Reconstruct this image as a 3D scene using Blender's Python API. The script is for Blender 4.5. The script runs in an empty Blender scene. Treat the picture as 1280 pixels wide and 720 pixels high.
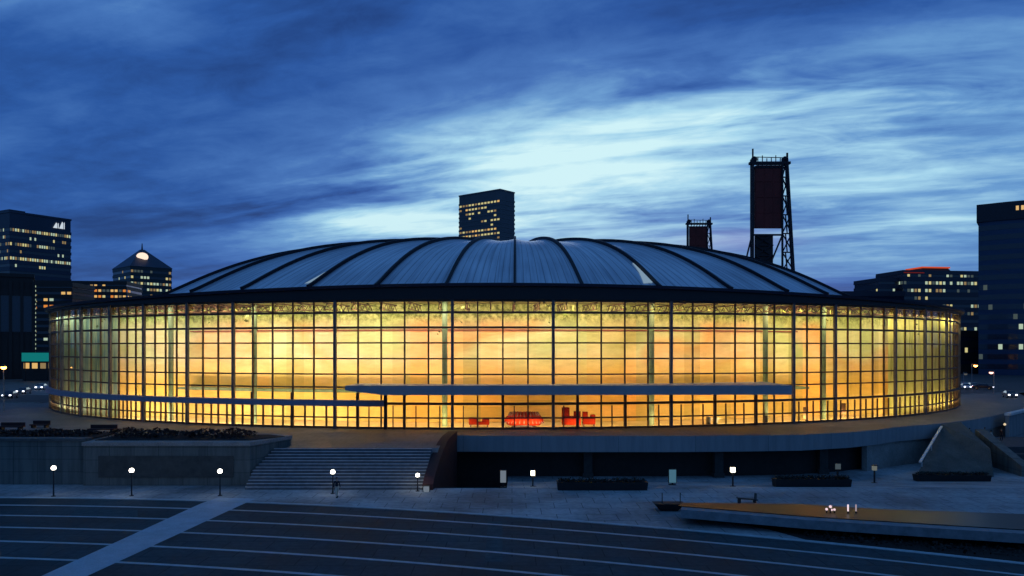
import bpy, math, random
from mathutils import Vector
R = math.radians
random.seed(11)
scn = bpy.context.scene
col = scn.collection
CAMZ = 13.4
HY = 436.0          # horizon row of the photograph

# ------------------------------------------------------------------ helpers
class MB:
    """collects shapes, builds them as one mesh object"""
    def __init__(s):
        s.v = []; s.f = []; s.m = []; s.uv = {}
    def face(s, pts, mi=0, uv=None):
        b = len(s.v); s.v += [tuple(p) for p in pts]
        s.f.append(tuple(range(b, b + len(pts)))); s.m.append(mi)
        if uv: s.uv[len(s.f) - 1] = uv
    def hexa(s, p, mi=0):
        # p: 8 points, bottom 4 ccw then top 4 ccw
        b = len(s.v); s.v += [tuple(q) for q in p]
        for q in ((3, 2, 1, 0), (4, 5, 6, 7), (0, 1, 5, 4), (1, 2, 6, 5), (2, 3, 7, 6), (3, 0, 4, 7)):
            s.f.append(tuple(b + i for i in q)); s.m.append(mi)
    def box(s, x0, x1, y0, y1, z0, z1, mi=0):
        s.hexa([(x0, y0, z0), (x1, y0, z0), (x1, y1, z0), (x0, y1, z0),
                (x0, y0, z1), (x1, y0, z1), (x1, y1, z1), (x0, y1, z1)], mi)
    def prism(s, poly, z0, z1, mi=0, top_mi=None):
        n = len(poly); b = len(s.v)
        zt = z1 if hasattr(z1, '__len__') else [z1] * n
        zb = z0 if hasattr(z0, '__len__') else [z0] * n
        s.v += [(p[0], p[1], zb[i]) for i, p in enumerate(poly)] + [(p[0], p[1], zt[i]) for i, p in enumerate(poly)]
        s.f.append(tuple(b + i for i in reversed(range(n)))); s.m.append(mi)
        s.f.append(tuple(b + n + i for i in range(n))); s.m.append(mi if top_mi is None else top_mi)
        for i in range(n):
            j = (i + 1) % n
            s.f.append((b + i, b + j, b + n + j, b + n + i)); s.m.append(mi)
    def beam(s, a, c, w, h=None, mi=0, up=(0, 0, 1)):
        a = Vector(a); c = Vector(c); h = w if h is None else h
        d = (c - a).normalized(); u = Vector(up)
        if abs(d.dot(u)) > .97: u = Vector((0, 1, 0))
        r = d.cross(u).normalized() * (w / 2); u = r.cross(d).normalized() * (h / 2)
        s.hexa([a - r - u, a + r - u, c + r - u, c - r - u, a - r + u, a + r + u, c + r + u, c - r + u], mi)
    def tube(s, pts, rad, n=8, mi=0, cap=True):
        rs = rad if hasattr(rad, '__len__') else [rad] * len(pts)
        pts = [Vector(p) for p in pts]; b = len(s.v)
        for i, p in enumerate(pts):
            d = (pts[min(i + 1, len(pts) - 1)] - pts[max(i - 1, 0)]).normalized()
            u = Vector((0, 0, 1)) if abs(d.z) < .9 else Vector((1, 0, 0))
            a = d.cross(u).normalized(); c = a.cross(d).normalized()
            for k in range(n):
                t = 2 * math.pi * k / n
                s.v.append(tuple(p + (a * math.cos(t) + c * math.sin(t)) * rs[i]))
        for i in range(len(pts) - 1):
            for k in range(n):
                k2 = (k + 1) % n
                s.f.append((b + i * n + k, b + i * n + k2, b + (i + 1) * n + k2, b + (i + 1) * n + k)); s.m.append(mi)
        if cap:
            s.f.append(tuple(b + k for k in reversed(range(n)))); s.m.append(mi)
            e = b + (len(pts) - 1) * n
            s.f.append(tuple(e + k for k in range(n))); s.m.append(mi)
    def ball(s, c, r, n=12, m=8, mi=0, sz=1.0):
        pts = []; rs = []
        for i in range(m + 1):
            t = math.pi * i / m
            pts.append((c[0], c[1], c[2] - r * sz * math.cos(t))); rs.append(max(r * math.sin(t), .002))
        s.tube(pts, rs, n, mi)
    def build(s, name, mats, parent=None, smooth=False, loc=(0, 0, 0)):
        me = bpy.data.meshes.new(name)
        me.from_pydata(s.v, [], s.f); 
        if not isinstance(mats, (list, tuple)): mats = [mats]
        for m in mats: me.materials.append(m)
        me.polygons.foreach_set('material_index', s.m)
        if s.uv:
            ul = me.uv_layers.new(name='UVMap')
            for p in me.polygons:
                if p.index in s.uv:
                    for li, q in zip(p.loop_indices, s.uv[p.index]): ul.data[li].uv = q
        if smooth: me.polygons.foreach_set('use_smooth', [True] * len(me.polygons))
        me.update()
        o = bpy.data.objects.new(name, me); col.objects.link(o)
        o.location = loc
        if parent is not None: o.parent = parent
        return o

def tag(o, label=None, cat=None, group=None, kind=None):
    if label: o['label'] = label
    if cat: o['category'] = cat
    if group: o['group'] = group
    if kind: o['kind'] = kind
    return o
def struct(o): o['kind'] = 'structure'; return o
def thing(name, loc, label, cat, group=None, rz=0.0):
    o = bpy.data.objects.new(name, None); col.objects.link(o)
    o.location = loc; o.rotation_euler = (0, 0, rz); o.empty_display_size = .3
    return tag(o, label, cat, group)
def kids(o): return [c for c in bpy.data.objects if c.parent == o]
def copy_tree(o, parent=None):
    c = o.copy(); col.objects.link(c); c.parent = parent
    for ch in kids(o): copy_tree(ch, c)
    return c
def at(px, py, D):
    """world point seen at pixel px,py of the photograph at depth D"""
    return Vector(((px - 640) / 1000 * D, D, CAMZ - (py - HY) / 1000 * D))
def srgb(r, g, b):
    f = lambda c: (c / 255 / 12.92) if c / 255 <= .04045 else ((c / 255 + .055) / 1.055) ** 2.4
    return (f(r), f(g), f(b), 1)

# ------------------------------------------------------------------ materials
def nt(name):
    m = bpy.data.materials.new(name); m.use_nodes = True
    n = m.node_tree; n.nodes.clear()
    return m, n, n.nodes, n.links
def out(n, sh):
    o = n.nodes.new('ShaderNodeOutputMaterial'); n.links.new(sh, o.inputs['Surface'])
def ramp(N, fac, L, stops, interp='LINEAR'):
    r = N.new('ShaderNodeValToRGB'); r.color_ramp.interpolation = interp
    e = r.color_ramp.elements
    while len(e) < len(stops): e.new(.5)
    for i, (p, c) in enumerate(stops):
        e[i].position = p; e[i].color = c if len(c) == 4 else (*c, 1)
    L.new(fac, r.inputs[0]); return r.outputs[0]
def math_n(N, L, op, a, b=None, clamp=False, c=None):
    m = N.new('ShaderNodeMath'); m.operation = op; m.use_clamp = clamp
    for i, x in enumerate((a, b, c)):
        if x is None: continue
        if isinstance(x, (int, float)): m.inputs[i].default_value = x
        else: L.new(x, m.inputs[i])
    return m.outputs[0]
def mixc(N, L, fac, a, b, blend='MIX'):
    m = N.new('ShaderNodeMix'); m.data_type = 'RGBA'; m.blend_type = blend
    for i, x in ((0, fac), (6, a), (7, b)):
        if isinstance(x, (int, float)): m.inputs[i].default_value = x
        elif isinstance(x, tuple): m.inputs[i].default_value = x if len(x) == 4 else (*x, 1)
        else: L.new(x, m.inputs[i])
    return m.outputs[2]
def mat(name, c, rough=.7, metal=0., var=.25, scale=1.5, bump=0., spec=.5, fine=0.):
    """principled surface with dirt-like noise variation (object space)"""
    m, n, N, L = nt(name)
    tc = N.new('ShaderNodeTexCoord')
    no = N.new('ShaderNodeTexNoise'); no.inputs['Scale'].default_value = scale
    no.inputs['Detail'].default_value = 7; no.inputs['Roughness'].default_value = .65
    L.new(tc.outputs['Object'], no.inputs['Vector'])
    lo = tuple(x * (1 - var) for x in c[:3]); hi = tuple(min(1, x * (1 + var)) for x in c[:3])
    cc = ramp(N, no.outputs['Fac'], L, [(.32, lo), (.68, hi)])
    if fine:
        n2 = N.new('ShaderNodeTexNoise'); n2.inputs['Scale'].default_value = scale * 14; n2.inputs['Detail'].default_value = 3
        L.new(tc.outputs['Object'], n2.inputs['Vector'])
        cc = mixc(N, L, fine, cc, ramp(N, n2.outputs['Fac'], L, [(.35, (.3, .3, .3)), (.65, (1.6, 1.6, 1.6))]), 'MULTIPLY')
    p = N.new('ShaderNodeBsdfPrincipled')
    L.new(cc, p.inputs['Base Color'])
    p.inputs['Roughness'].default_value = rough; p.inputs['Metallic'].default_value = metal
    p.inputs['Specular IOR Level'].default_value = spec
    if bump:
        b = N.new('ShaderNodeBump'); b.inputs['Strength'].default_value = bump; b.inputs['Distance'].default_value = .05
        L.new(no.outputs['Fac'], b.inputs['Height']); L.new(b.outputs[0], p.inputs['Normal'])
    out(n, p.outputs[0]); return m
def emit(name, c, st):
    m, n, N, L = nt(name)
    e = N.new('ShaderNodeEmission'); e.inputs[0].default_value = (*c[:3], 1); e.inputs[1].default_value = st
    out(n, e.outputs[0]); return m

M = {}
M['concrete'] = mat('concrete', (.27, .27, .26), .85, var=.22, scale=.5, bump=.2, fine=.25)
def panel_mat(name, c, pw, ph, rough=.88, stain=.35):
    m, n, N, L = nt(name)
    tc = N.new('ShaderNodeTexCoord'); sp = N.new('ShaderNodeSeparateXYZ'); L.new(tc.outputs['Object'], sp.inputs[0])
    cb = N.new('ShaderNodeCombineXYZ'); L.new(math_n(N, L, 'ADD', sp.outputs[0], math_n(N, L, 'MULTIPLY', sp.outputs[1], .35)), cb.inputs[0]); L.new(sp.outputs[2], cb.inputs[1])
    br = N.new('ShaderNodeTexBrick'); br.offset = 0; br.inputs['Scale'].default_value = 1; br.inputs['Brick Width'].default_value = pw; br.inputs['Row Height'].default_value = ph
    br.inputs['Mortar Size'].default_value = .02; br.inputs['Color1'].default_value = (*c, 1); br.inputs['Color2'].default_value = (*(x * .86 for x in c), 1); br.inputs['Mortar'].default_value = (*(x * .35 for x in c), 1)
    L.new(cb.outputs[0], br.inputs['Vector'])
    mp = N.new('ShaderNodeMapping'); mp.inputs['Scale'].default_value = (1.2, 1.2, .12); L.new(tc.outputs['Object'], mp.inputs[0])
    no = N.new('ShaderNodeTexNoise'); no.inputs['Scale'].default_value = 1.1; no.inputs['Detail'].default_value = 7; no.inputs['Roughness'].default_value = .7; L.new(mp.outputs[0], no.inputs['Vector'])
    c2 = mixc(N, L, 1.0, br.outputs[0], ramp(N, no.outputs['Fac'], L, [(.32, (1 - stain,) * 3), (.62, (1.15,) * 3)]), 'MULTIPLY')
    p = N.new('ShaderNodeBsdfPrincipled'); L.new(c2, p.inputs['Base Color']); p.inputs['Roughness'].default_value = rough
    b = N.new('ShaderNodeBump'); b.inputs['Strength'].default_value = .3; b.inputs['Distance'].default_value = .03; L.new(br.outputs['Fac'], b.inputs['Height']); b.invert = True
    L.new(b.outputs[0], p.inputs['Normal']); out(n, p.outputs[0]); return m
M['slab'] = panel_mat('slab_concrete', (.27, .29, .31), 9.0, 30., .8, .10)
M['wallconc'] = panel_mat('board_concrete', (.13, .155, .15), 2.4, 1.25)
M['dark'] = mat('dark_steel', (.03, .028, .03), .5, .3)
M['black'] = mat('black_paint', (.012, .012, .013), .6)
M['fascia'] = mat('fascia_metal', (.012, .011, .017), .5, .1, var=.1)
M['lip'] = mat('lip_metal', (.05, .05, .08), .4, .5, var=.1)
M['mullion'] = mat('bronze_mullion', (.12, .065, .04), .5, .3)
M['colm'] = mat('column_paint', (.13, .12, .13), .5, .2)
M['band'] = mat('painted_band', (.27, .27, .36), .55, .1, var=.1)
M['canopy'] = mat('canopy_paint', (.36, .36, .40), .55, .1, var=.12, scale=.3)
M['rib'] = mat('rib_metal', (.012, .014, .022), .55, .2)
M['redwall'] = mat('maroon_wall', (.045, .012, .012), .7)
M['soil'] = mat('mulch_and_shadow_black', (.010, .009, .009), .95, var=.6, scale=4, bump=.6)
M['hedge'] = mat('maroon_leaves', (.035, .014, .010), .7, var=.5, scale=3)
M['post'] = mat('lamp_post', (.03, .03, .035), .5, .4)
M['rust'] = mat('rust_red_steel', (.20, .022, .016), .7, var=.3, scale=.08)
M['lattice'] = mat('lattice_steel', (.018, .016, .024), .7)
M['red'] = mat('red_upholstery', (.11, .007, .002), .7, var=.3, scale=.8, spec=0)
M['intcol'] = mat('interior_column', (.12, .16, .10), .6)
M['floorin'] = mat('hall_floor', (.72, .52, .28), .25, var=.15, scale=.2)
M['ceil'] = mat('hall_ceiling', (.22, .21, .07), .8, var=.4, scale=.3)
M['asphalt'] = mat('asphalt', (.045, .045, .05), .85, var=.3, scale=.2)
M['ground'] = mat('ground', (.035, .037, .04), .9, var=.3, scale=.02)
M['rail'] = mat('white_rail', (.8, .8, .8), .35, .2)
M['rubber'] = mat('rubber', (.02, .02, .02), .8)
M['chrome'] = mat('alloy', (.5, .5, .5), .3, .9)
M['skin'] = mat('skin', (.42, .25, .17), .6)
M['jacket'] = mat('dark_jacket', (.02, .022, .035), .9)
M['pants'] = mat('khaki_trousers', (.6, .55, .45), .9)
M['hair'] = mat('hair', (.02, .012, .008), .8)
M['globe'] = emit('lamp_globe_glow', (1, .93, .80), 9)
M['lantern'] = emit('lantern_glow', (1, .9, .62), 5)
M['orange'] = emit('sodium_glow', (1, .38, .07), 14)
M['headl'] = emit('headlight_glow', (.8, .85, 1), 5)
M['taill'] = emit('tail_glow', (1, .08, .04), 3)
M['signw'] = emit('sign_panel_glow', (.45, .55, .68), .32)
M['signb'] = emit('blue_panel_glow', (.16, .42, .62), .33)
M['teal'] = emit('teal_panel_glow', (.01, .33, .33), .5)
M['winwarm'] = emit('window_warm', (1, .60, .20), .75)
M['winyel'] = emit('window_yellow', (.95, .85, .38), .62)
M['wincool'] = emit('window_cool', (.75, .95, .70), .55)
M['windim'] = emit('window_dim', (.16, .22, .22), .35)
M['winorange'] = emit('window_orange', (1, .33, .06), .7)
M['redcrown'] = emit('crown_red_glow', (1, .13, .05), .55)
M['markw'] = emit('roof_mark_glow', (.8, .9, 1), .75)
M['clock'] = emit('lit_roof_disc', (1, .74, .58), 1.2)
M['darkglass'] = mat('dark_window_glass', (.014, .026, .05), .12, 0, var=.3, spec=.7)
M['bluetower'] = mat('blue_grey_cladding', (.024, .042, .078), .45, .2, var=.15, scale=.05)
M['greentower'] = mat('green_grey_cladding', (.03, .045, .05), .5, .2, var=.15, scale=.05)
M['brown'] = mat('brown_cladding', (.04, .028, .026), .7, var=.2, scale=.05)
M['greytower'] = mat('grey_cladding', (.10, .11, .13), .6, var=.15, scale=.05)

# curtain-wall glass: clear pane with a slightly different tint and tilt per pane
def glass_mat():
    m, n, N, L = nt('curtain_glass')
    at_ = N.new('ShaderNodeAttribute'); at_.attribute_name = 'pane'
    tint = ramp(N, at_.outputs['Fac'], L, [(0, (.78, .80, .62)), (.5, (.95, .93, .82)), (1, (.98, .90, .84))])
    tr = N.new('ShaderNodeBsdfTransparent'); L.new(tint, tr.inputs[0])
    gl = N.new('ShaderNodeBsdfGlossy'); gl.inputs['Roughness'].default_value = .03
    gl.inputs['Color'].default_value = (.9, .95, 1, 1)
    tc = N.new('ShaderNodeTexCoord'); no = N.new('ShaderNodeTexNoise'); no.inputs['Scale'].default_value = .35
    L.new(tc.outputs['Object'], no.inputs['Vector'])
    b = N.new('ShaderNodeBump'); b.inputs['Strength'].default_value = .25; b.inputs['Distance'].default_value = .3
    L.new(no.outputs['Fac'], b.inputs['Height']); L.new(b.outputs[0], gl.inputs['Normal'])
    fr = N.new('ShaderNodeFresnel'); fr.inputs['IOR'].default_value = 1.5
    f = math_n(N, L, 'MULTIPLY', fr.outputs[0], 1.0)
    f = math_n(N, L, 'MINIMUM', f, .42)
    mx = N.new('ShaderNodeMixShader'); L.new(f, mx.inputs[0]); L.new(tr.outputs[0], mx.inputs[1]); L.new(gl.outputs[0], mx.inputs[2])
    out(n, mx.outputs[0]); return m
M['glass'] = glass_mat()

# hall wall: fabric/timber lining whose own colour changes by height and by bay
CXV, CYV = .70, 162.84
def hallwall_mat():
    m, n, N, L = nt('hall_lining')
    tc = N.new('ShaderNodeTexCoord'); sp = N.new('ShaderNodeSeparateXYZ'); L.new(tc.outputs['Object'], sp.inputs[0])
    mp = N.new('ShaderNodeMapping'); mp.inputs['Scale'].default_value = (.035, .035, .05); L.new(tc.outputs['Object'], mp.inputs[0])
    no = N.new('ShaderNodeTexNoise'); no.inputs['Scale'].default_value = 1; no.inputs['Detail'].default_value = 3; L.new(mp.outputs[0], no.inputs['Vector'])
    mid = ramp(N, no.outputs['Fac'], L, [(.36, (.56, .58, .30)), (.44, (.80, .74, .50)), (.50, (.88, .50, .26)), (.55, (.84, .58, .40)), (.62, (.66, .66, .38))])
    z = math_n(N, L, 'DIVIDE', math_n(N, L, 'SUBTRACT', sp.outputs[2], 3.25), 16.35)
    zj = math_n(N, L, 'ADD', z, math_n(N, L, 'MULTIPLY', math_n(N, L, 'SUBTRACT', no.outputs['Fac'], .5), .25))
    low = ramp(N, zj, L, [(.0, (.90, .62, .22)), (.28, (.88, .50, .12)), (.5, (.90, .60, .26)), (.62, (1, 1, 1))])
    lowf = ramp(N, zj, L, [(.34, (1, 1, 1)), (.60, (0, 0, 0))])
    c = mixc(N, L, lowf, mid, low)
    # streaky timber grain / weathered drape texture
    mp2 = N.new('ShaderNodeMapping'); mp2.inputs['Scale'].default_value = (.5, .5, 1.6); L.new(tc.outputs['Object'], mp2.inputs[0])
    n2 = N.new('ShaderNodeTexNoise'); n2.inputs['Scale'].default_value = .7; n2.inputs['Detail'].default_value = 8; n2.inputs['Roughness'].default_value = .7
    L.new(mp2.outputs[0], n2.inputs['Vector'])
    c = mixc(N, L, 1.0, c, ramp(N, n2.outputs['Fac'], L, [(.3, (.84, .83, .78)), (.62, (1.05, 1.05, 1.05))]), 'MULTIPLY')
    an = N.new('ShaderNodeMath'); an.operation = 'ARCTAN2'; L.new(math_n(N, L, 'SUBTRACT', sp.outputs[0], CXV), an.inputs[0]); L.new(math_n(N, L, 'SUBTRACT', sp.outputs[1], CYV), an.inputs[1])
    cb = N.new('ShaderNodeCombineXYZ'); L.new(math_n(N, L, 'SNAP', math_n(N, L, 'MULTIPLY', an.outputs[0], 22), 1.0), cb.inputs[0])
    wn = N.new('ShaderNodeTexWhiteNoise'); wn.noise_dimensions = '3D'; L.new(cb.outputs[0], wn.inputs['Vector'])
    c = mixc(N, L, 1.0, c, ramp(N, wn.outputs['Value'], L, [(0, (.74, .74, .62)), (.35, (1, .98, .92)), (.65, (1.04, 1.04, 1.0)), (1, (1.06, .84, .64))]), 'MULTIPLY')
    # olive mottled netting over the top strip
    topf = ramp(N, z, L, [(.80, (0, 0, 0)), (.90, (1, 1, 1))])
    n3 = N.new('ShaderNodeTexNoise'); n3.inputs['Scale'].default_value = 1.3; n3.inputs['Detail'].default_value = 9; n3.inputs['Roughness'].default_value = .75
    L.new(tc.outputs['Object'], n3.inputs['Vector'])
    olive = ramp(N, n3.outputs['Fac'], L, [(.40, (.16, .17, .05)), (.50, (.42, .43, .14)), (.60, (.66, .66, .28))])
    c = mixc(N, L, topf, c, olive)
    p = N.new('ShaderNodeBsdfPrincipled'); L.new(c, p.inputs['Base Color']); p.inputs['Roughness'].default_value = .75
    out(n, p.outputs[0]); return m
M['hall'] = hallwall_mat()

# dome sheet metal with standing seams (u across a gore, v from crown to rim)
def roof_mat():
    m, n, N, L = nt('roof_sheet_metal')
    uv = N.new('ShaderNodeUVMap'); sp = N.new('ShaderNodeSeparateXYZ'); L.new(uv.outputs[0], sp.inputs[0])
    tc = N.new('ShaderNodeTexCoord')
    cb = N.new('ShaderNodeCombineXYZ'); L.new(math_n(N, L, 'MULTIPLY', sp.outputs[0], 14), cb.inputs[0]); L.new(math_n(N, L, 'MULTIPLY', sp.outputs[1], 1.1), cb.inputs[1])
    no = N.new('ShaderNodeTexNoise'); no.inputs['Scale'].default_value = 1.1; no.inputs['Detail'].default_value = 6; L.new(cb.outputs[0], no.inputs['Vector'])
    n2 = N.new('ShaderNodeTexNoise'); n2.inputs['Scale'].default_value = .09; n2.inputs['Detail'].default_value = 5; L.new(tc.outputs['Object'], n2.inputs['Vector'])
    c = ramp(N, no.outputs['Fac'], L, [(.33, (.42, .48, .56)), (.48, (.60, .67, .76)), (.7, (.74, .80, .88))])
    c = mixc(N, L, 1.0, c, ramp(N, n2.outputs['Fac'], L, [(.3, (.75, .75, .78)), (.7, (1.15, 1.15, 1.15))]), 'MULTIPLY')
    se = math_n(N, L, 'SINE', math_n(N, L, 'MULTIPLY', sp.outputs[0], math.pi * 2 * 9))
    se = math_n(N, L, 'GREATER_THAN', se, .93)
    c = mixc(N, L, math_n(N, L, 'MULTIPLY', se, .45), c, (.05, .06, .08))
    p = N.new('ShaderNodeBsdfPrincipled'); L.new(c, p.inputs['Base Color'])
    p.inputs['Metallic'].default_value = .25; p.inputs['Roughness'].default_value = .36
    b = N.new('ShaderNodeBump'); b.inputs['Strength'].default_value = .25; b.inputs['Distance'].default_value = .1
    L.new(no.outputs['Fac'], b.inputs['Height']); L.new(b.outputs[0], p.inputs['Normal'])
    out(n, p.outputs[0]); return m
M['roof'] = roof_mat()

def paver_mat(name, a, b, sx, sy, rough, mortar=.6):
    m, n, N, L = nt(name)
    tc = N.new('ShaderNodeTexCoord')
    br = N.new('ShaderNodeTexBrick'); br.inputs['Scale'].default_value = 1
    br.inputs['Brick Width'].default_value = sx; br.inputs['Row Height'].default_value = sy
    br.inputs['Mortar Size'].default_value = .03; br.inputs['Color1'].default_value = (*a, 1); br.inputs['Color2'].default_value = (*b, 1)
    br.inputs['Mortar'].default_value = (*(x * mortar for x in a), 1)
    L.new(tc.outputs['Object'], br.inputs['Vector'])
    no = N.new('ShaderNodeTexNoise'); no.inputs['Scale'].default_value = .12; no.inputs['Detail'].default_value = 8; no.inputs['Roughness'].default_value = .6
    L.new(tc.outputs['Object'], no.inputs['Vector'])
    c = mixc(N, L, 1.0, br.outputs[0], ramp(N, no.outputs['Fac'], L, [(.35, (.55, .55, .55)), (.65, (1.35, 1.35, 1.35))]), 'MULTIPLY')
    n2 = N.new('ShaderNodeTexNoise'); n2.inputs['Scale'].default_value = 2.2; n2.inputs['Detail'].default_value = 6
    L.new(tc.outputs['Object'], n2.inputs['Vector'])
    c = mixc(N, L, .5, c, ramp(N, n2.outputs['Fac'], L, [(.3, (.6, .6, .6)), (.7, (1.35, 1.35, 1.35))]), 'MULTIPLY')
    p = N.new('ShaderNodeBsdfPrincipled'); L.new(c, p.inputs['Base Color'])
    p.inputs['Specular IOR Level'].default_value = .25
    r = ramp(N, no.outputs['Fac'], L, [(.3, (rough - .15,) * 3), (.7, (rough + .1,) * 3)]); L.new(r, p.inputs['Roughness'])
    out(n, p.outputs[0]); return m
M['plaza'] = paver_mat('plaza_pavers', (.30, .345, .37), (.325, .37, .395), 2.4, 2.4, .8, .3)
M['field'] = paver_mat('dark_pavers', (.030, .056, .068), (.038, .064, .076), 3.0, 2.06, .85, .35)
M['bandp'] = mat('pale_paving_band', (.36, .46, .50), .7, var=.2, scale=.8)
M['pathp'] = mat('pale_path', (.36, .46, .54), .7, var=.14, scale=.6, fine=.15)
M['terr'] = paver_mat('terrace_pavers', (.16, .145, .135), (.19, .17, .16), 2.0, 2.0, .6)
def water_mat():
    m, n, N, L = nt('pool_water')
    tc = N.new('ShaderNodeTexCoord'); no = N.new('ShaderNodeTexNoise'); no.inputs['Scale'].default_value = 1.6; no.inputs['Detail'].default_value = 3
    L.new(tc.outputs['Object'], no.inputs['Vector'])
    b = N.new('ShaderNodeBump'); b.inputs['Strength'].default_value = .05; b.inputs['Distance'].default_value = .05; L.new(no.outputs['Fac'], b.inputs['Height'])
    p = N.new('ShaderNodeBsdfPrincipled'); p.inputs['Base Color'].default_value = (.02, .015, .015, 1); p.inputs['Roughness'].default_value = .30
    p.inputs['IOR'].default_value = 1.33; p.inputs['Specular IOR Level'].default_value = .2; p.inputs['Specular Tint'].default_value = (.95, .60, .62, 1)
    L.new(b.outputs[0], p.inputs['Normal']); out(n, p.outputs[0]); return m
M['water'] = water_mat()

# ------------------------------------------------------------------ the arena plan (rotated ellipse)
CX, CY, EA, EB, TH = .70, 162.84, 85.42, 61.61, .0916
cT, sT = math.cos(TH), math.sin(TH)
def E(t, off=0., a=None, b=None):
    """point on the plan ellipse at parameter t, moved off metres outward"""
    a = EA if a is None else a; b = EB if b is None else b
    u, v = a * math.cos(t), b * math.sin(t)
    nu, nv = math.cos(t) / a, math.sin(t) / b; l = math.hypot(nu, nv)
    u += nu / l * off; v += nv / l * off
    return (CX + u * cT - v * sT, CY + u * sT + v * cT)
def N2(t):
    nu, nv = math.cos(t) / EA, math.sin(t) / EB; l = math.hypot(nu, nv); nu /= l; nv /= l
    return (nu * cT - nv * sT, nu * sT + nv * cT)
Z0, ZT = 3.25, 19.6
def t_of_px(px):
    best = None
    for i in range(6000):
        t = -math.pi * (1.06) + math.pi * 1.12 * i / 6000
        x, y = E(t)
        n = N2(t)
        if n[0] * x + n[1] * y > 0: continue      # back facing
        e = abs(640 + 1000 * x / y - px)
        if best is None or e < best[0]: best = (e, t)
    return best[1]
cols_px = [80, 104, 140, 182, 236, 293.5, 420, 566, 691, 838, 990, 1042, 1117, 1154, 1181]
cts = [t_of_px(p) for p in cols_px]
# the rest of the way round, even bays
rest = (2 * math.pi + cts[0]) - cts[-1]; nb = 19
angles = cts + [cts[-1] + rest * (i + 1) / (nb + 1) for i in range(nb)]
arena = thing('arena', (0, 0, 0), 'round glass-walled arena glowing gold from inside under a ribbed blue-grey dome', 'arena')
ROWS = [3.25, 4.65, 6.1, 6.9, 8.5, 10.16, 12.15, 14.15, 16.1, 18.0, 19.6]
def lipz(p): return 19.85 + 1.8 * math.exp(-(p[0] / 58) ** 2)
def seglen(a, b): 
    p, q = E(a), E(b); return math.hypot(p[0] - q[0], p[1] - q[1])
npane_known = {5: 5, 6: 5, 7: 4, 8: 5, 9: 6, 10: 3, 11: 5, 4: 3, 3: 4, 2: 4}
rp = random.Random(5)
for i in range(len(angles)):
    a0 = angles[i]; a1 = angles[(i + 1) % len(angles)]
    if i == len(angles) - 1: a1 += 2 * math.pi
    L_ = sum(seglen(a0 + (a1 - a0) * k / 6, a0 + (a1 - a0) * (k + 1) / 6) for k in range(6))
    n = npane_known.get(i, max(3, round(L_ / 3.1)))
    front = i < 14
    g = MB(); f = MB(); pv = []
    ang = [a0 + (a1 - a0) * k / n for k in range(n + 1)]
    for k in range(n):
        p, q = E(ang[k]), E(ang[k + 1])
        for r in range(len(ROWS) - 1):
            g.face([(p[0], p[1], ROWS[r]), (q[0], q[1], ROWS[r]), (q[0], q[1], ROWS[r + 1]), (p[0], p[1], ROWS[r + 1])])
            pv.append(rp.random())
        # horizontal transoms
        for zz in ROWS[1:-1]:
            if 6 < zz < 7: continue
            h = .28 if zz in (18.0, 16.1) else .19
            a_, b_ = E(ang[k], .06), E(ang[k + 1], .06)
            f.beam((*a_, zz), (*b_, zz), .16, h)
        a_, b_ = E(ang[k], .08), E(ang[k + 1], .08)
        f.beam((*a_, Z0 + .12), (*b_, Z0 + .12), .3, .24)
        f.beam((*a_, ZT - .1), (*b_, ZT - .1), .3, .3)
    for k in range(1, n):
        c_ = E(ang[k], .08)
        f.beam((*c_, Z0), (*c_, ZT), .19, .20, up=(*N2(ang[k]), 0))
    # closer-set door-height mullions below the transom band
    if front or True:
        sub = 2
        for k in range(n):
            for s_ in range(1, sub):
                if i in (7, 8) and (k % 2): continue
                tt = ang[k] + (ang[k + 1] - ang[k]) * (s_ / sub + rp.uniform(-.08, .08))
                c_ = E(tt, .05); f.beam((*c_, Z0), (*c_, 6.2), .13 if i not in (4, 5) else .2, .2, up=(*N2(tt), 0))
        if i in (5, 6, 7, 8, 9):
            for k in range(1, n):
                if k % 2 == (0 if i in (7, 9) else 1):
                    c_ = E(ang[k], .25); f.beam((*c_, Z0), (*c_, 7.8), .34, .34, up=(*N2(ang[k]), 0))
    go = g.build('glazing_bay', M['glass'], arena)
    at_ = go.data.attributes.new('pane', 'FLOAT', 'FACE'); at_.data.foreach_set('value', pv)
    f.build('mullion_grid', M['mullion'], go)
    c = MB(); q = E(a0, .28)
    c.beam((*q, Z0), (*q, lipz(q) - .3), .36, .40, up=(*N2(a0), 0))
    co = c.build('column', M['colm'], arena)

def ring(mb, t0, t1, n, prof, mi=0, closed=True):
    """sweep profile [(offset, z)] along the ellipse"""
    m = len(prof); b = len(mb.v)
    for i in range(n + 1):
        t = t0 + (t1 - t0) * i / n
        for (o, z) in prof: mb.v.append((*E(t, o), z))
    for i in range(n):
        for j in range(m if closed else m - 1):
            j2 = (j + 1) % m
            mb.f.append((b + i * m + j, b + (i + 1) * m + j, b + (i + 1) * m + j2, b + i * m + j2)); mb.m.append(mi)
TAU = 2 * math.pi
# transom band ring, wide blue-grey band on the left half, thin on the right
tb = t_of_px(484)
mb = MB(); ring(mb, t_of_px(70) - 1.2, tb, 70, [(.1, 6.1), (.95, 6.12), (.95, 6.86), (.1, 6.9)])
e_ = [(*E(tb, o_), z_) for o_, z_ in ((.1, 6.1), (.95, 6.12), (.95, 6.86), (.1, 6.9))]; mb.face(e_)
mb.build('transom_band', M['band'], arena)
mb = MB(); q = E(tb, .75); mb.box(q[0] - .2, q[0] + .2, q[1] - .2, q[1] + .2, Z0, 7.8); mb.build('canopy_post', M['dark'], arena)
mb = MB(); ring(mb, tb, t_of_px(70) - 1.2 + TAU, 160, [(.05, 6.3), (.35, 6.3), (.35, 6.62), (.05, 6.62)])
mb.build('transom_rail', M['mullion'], arena)
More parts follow.
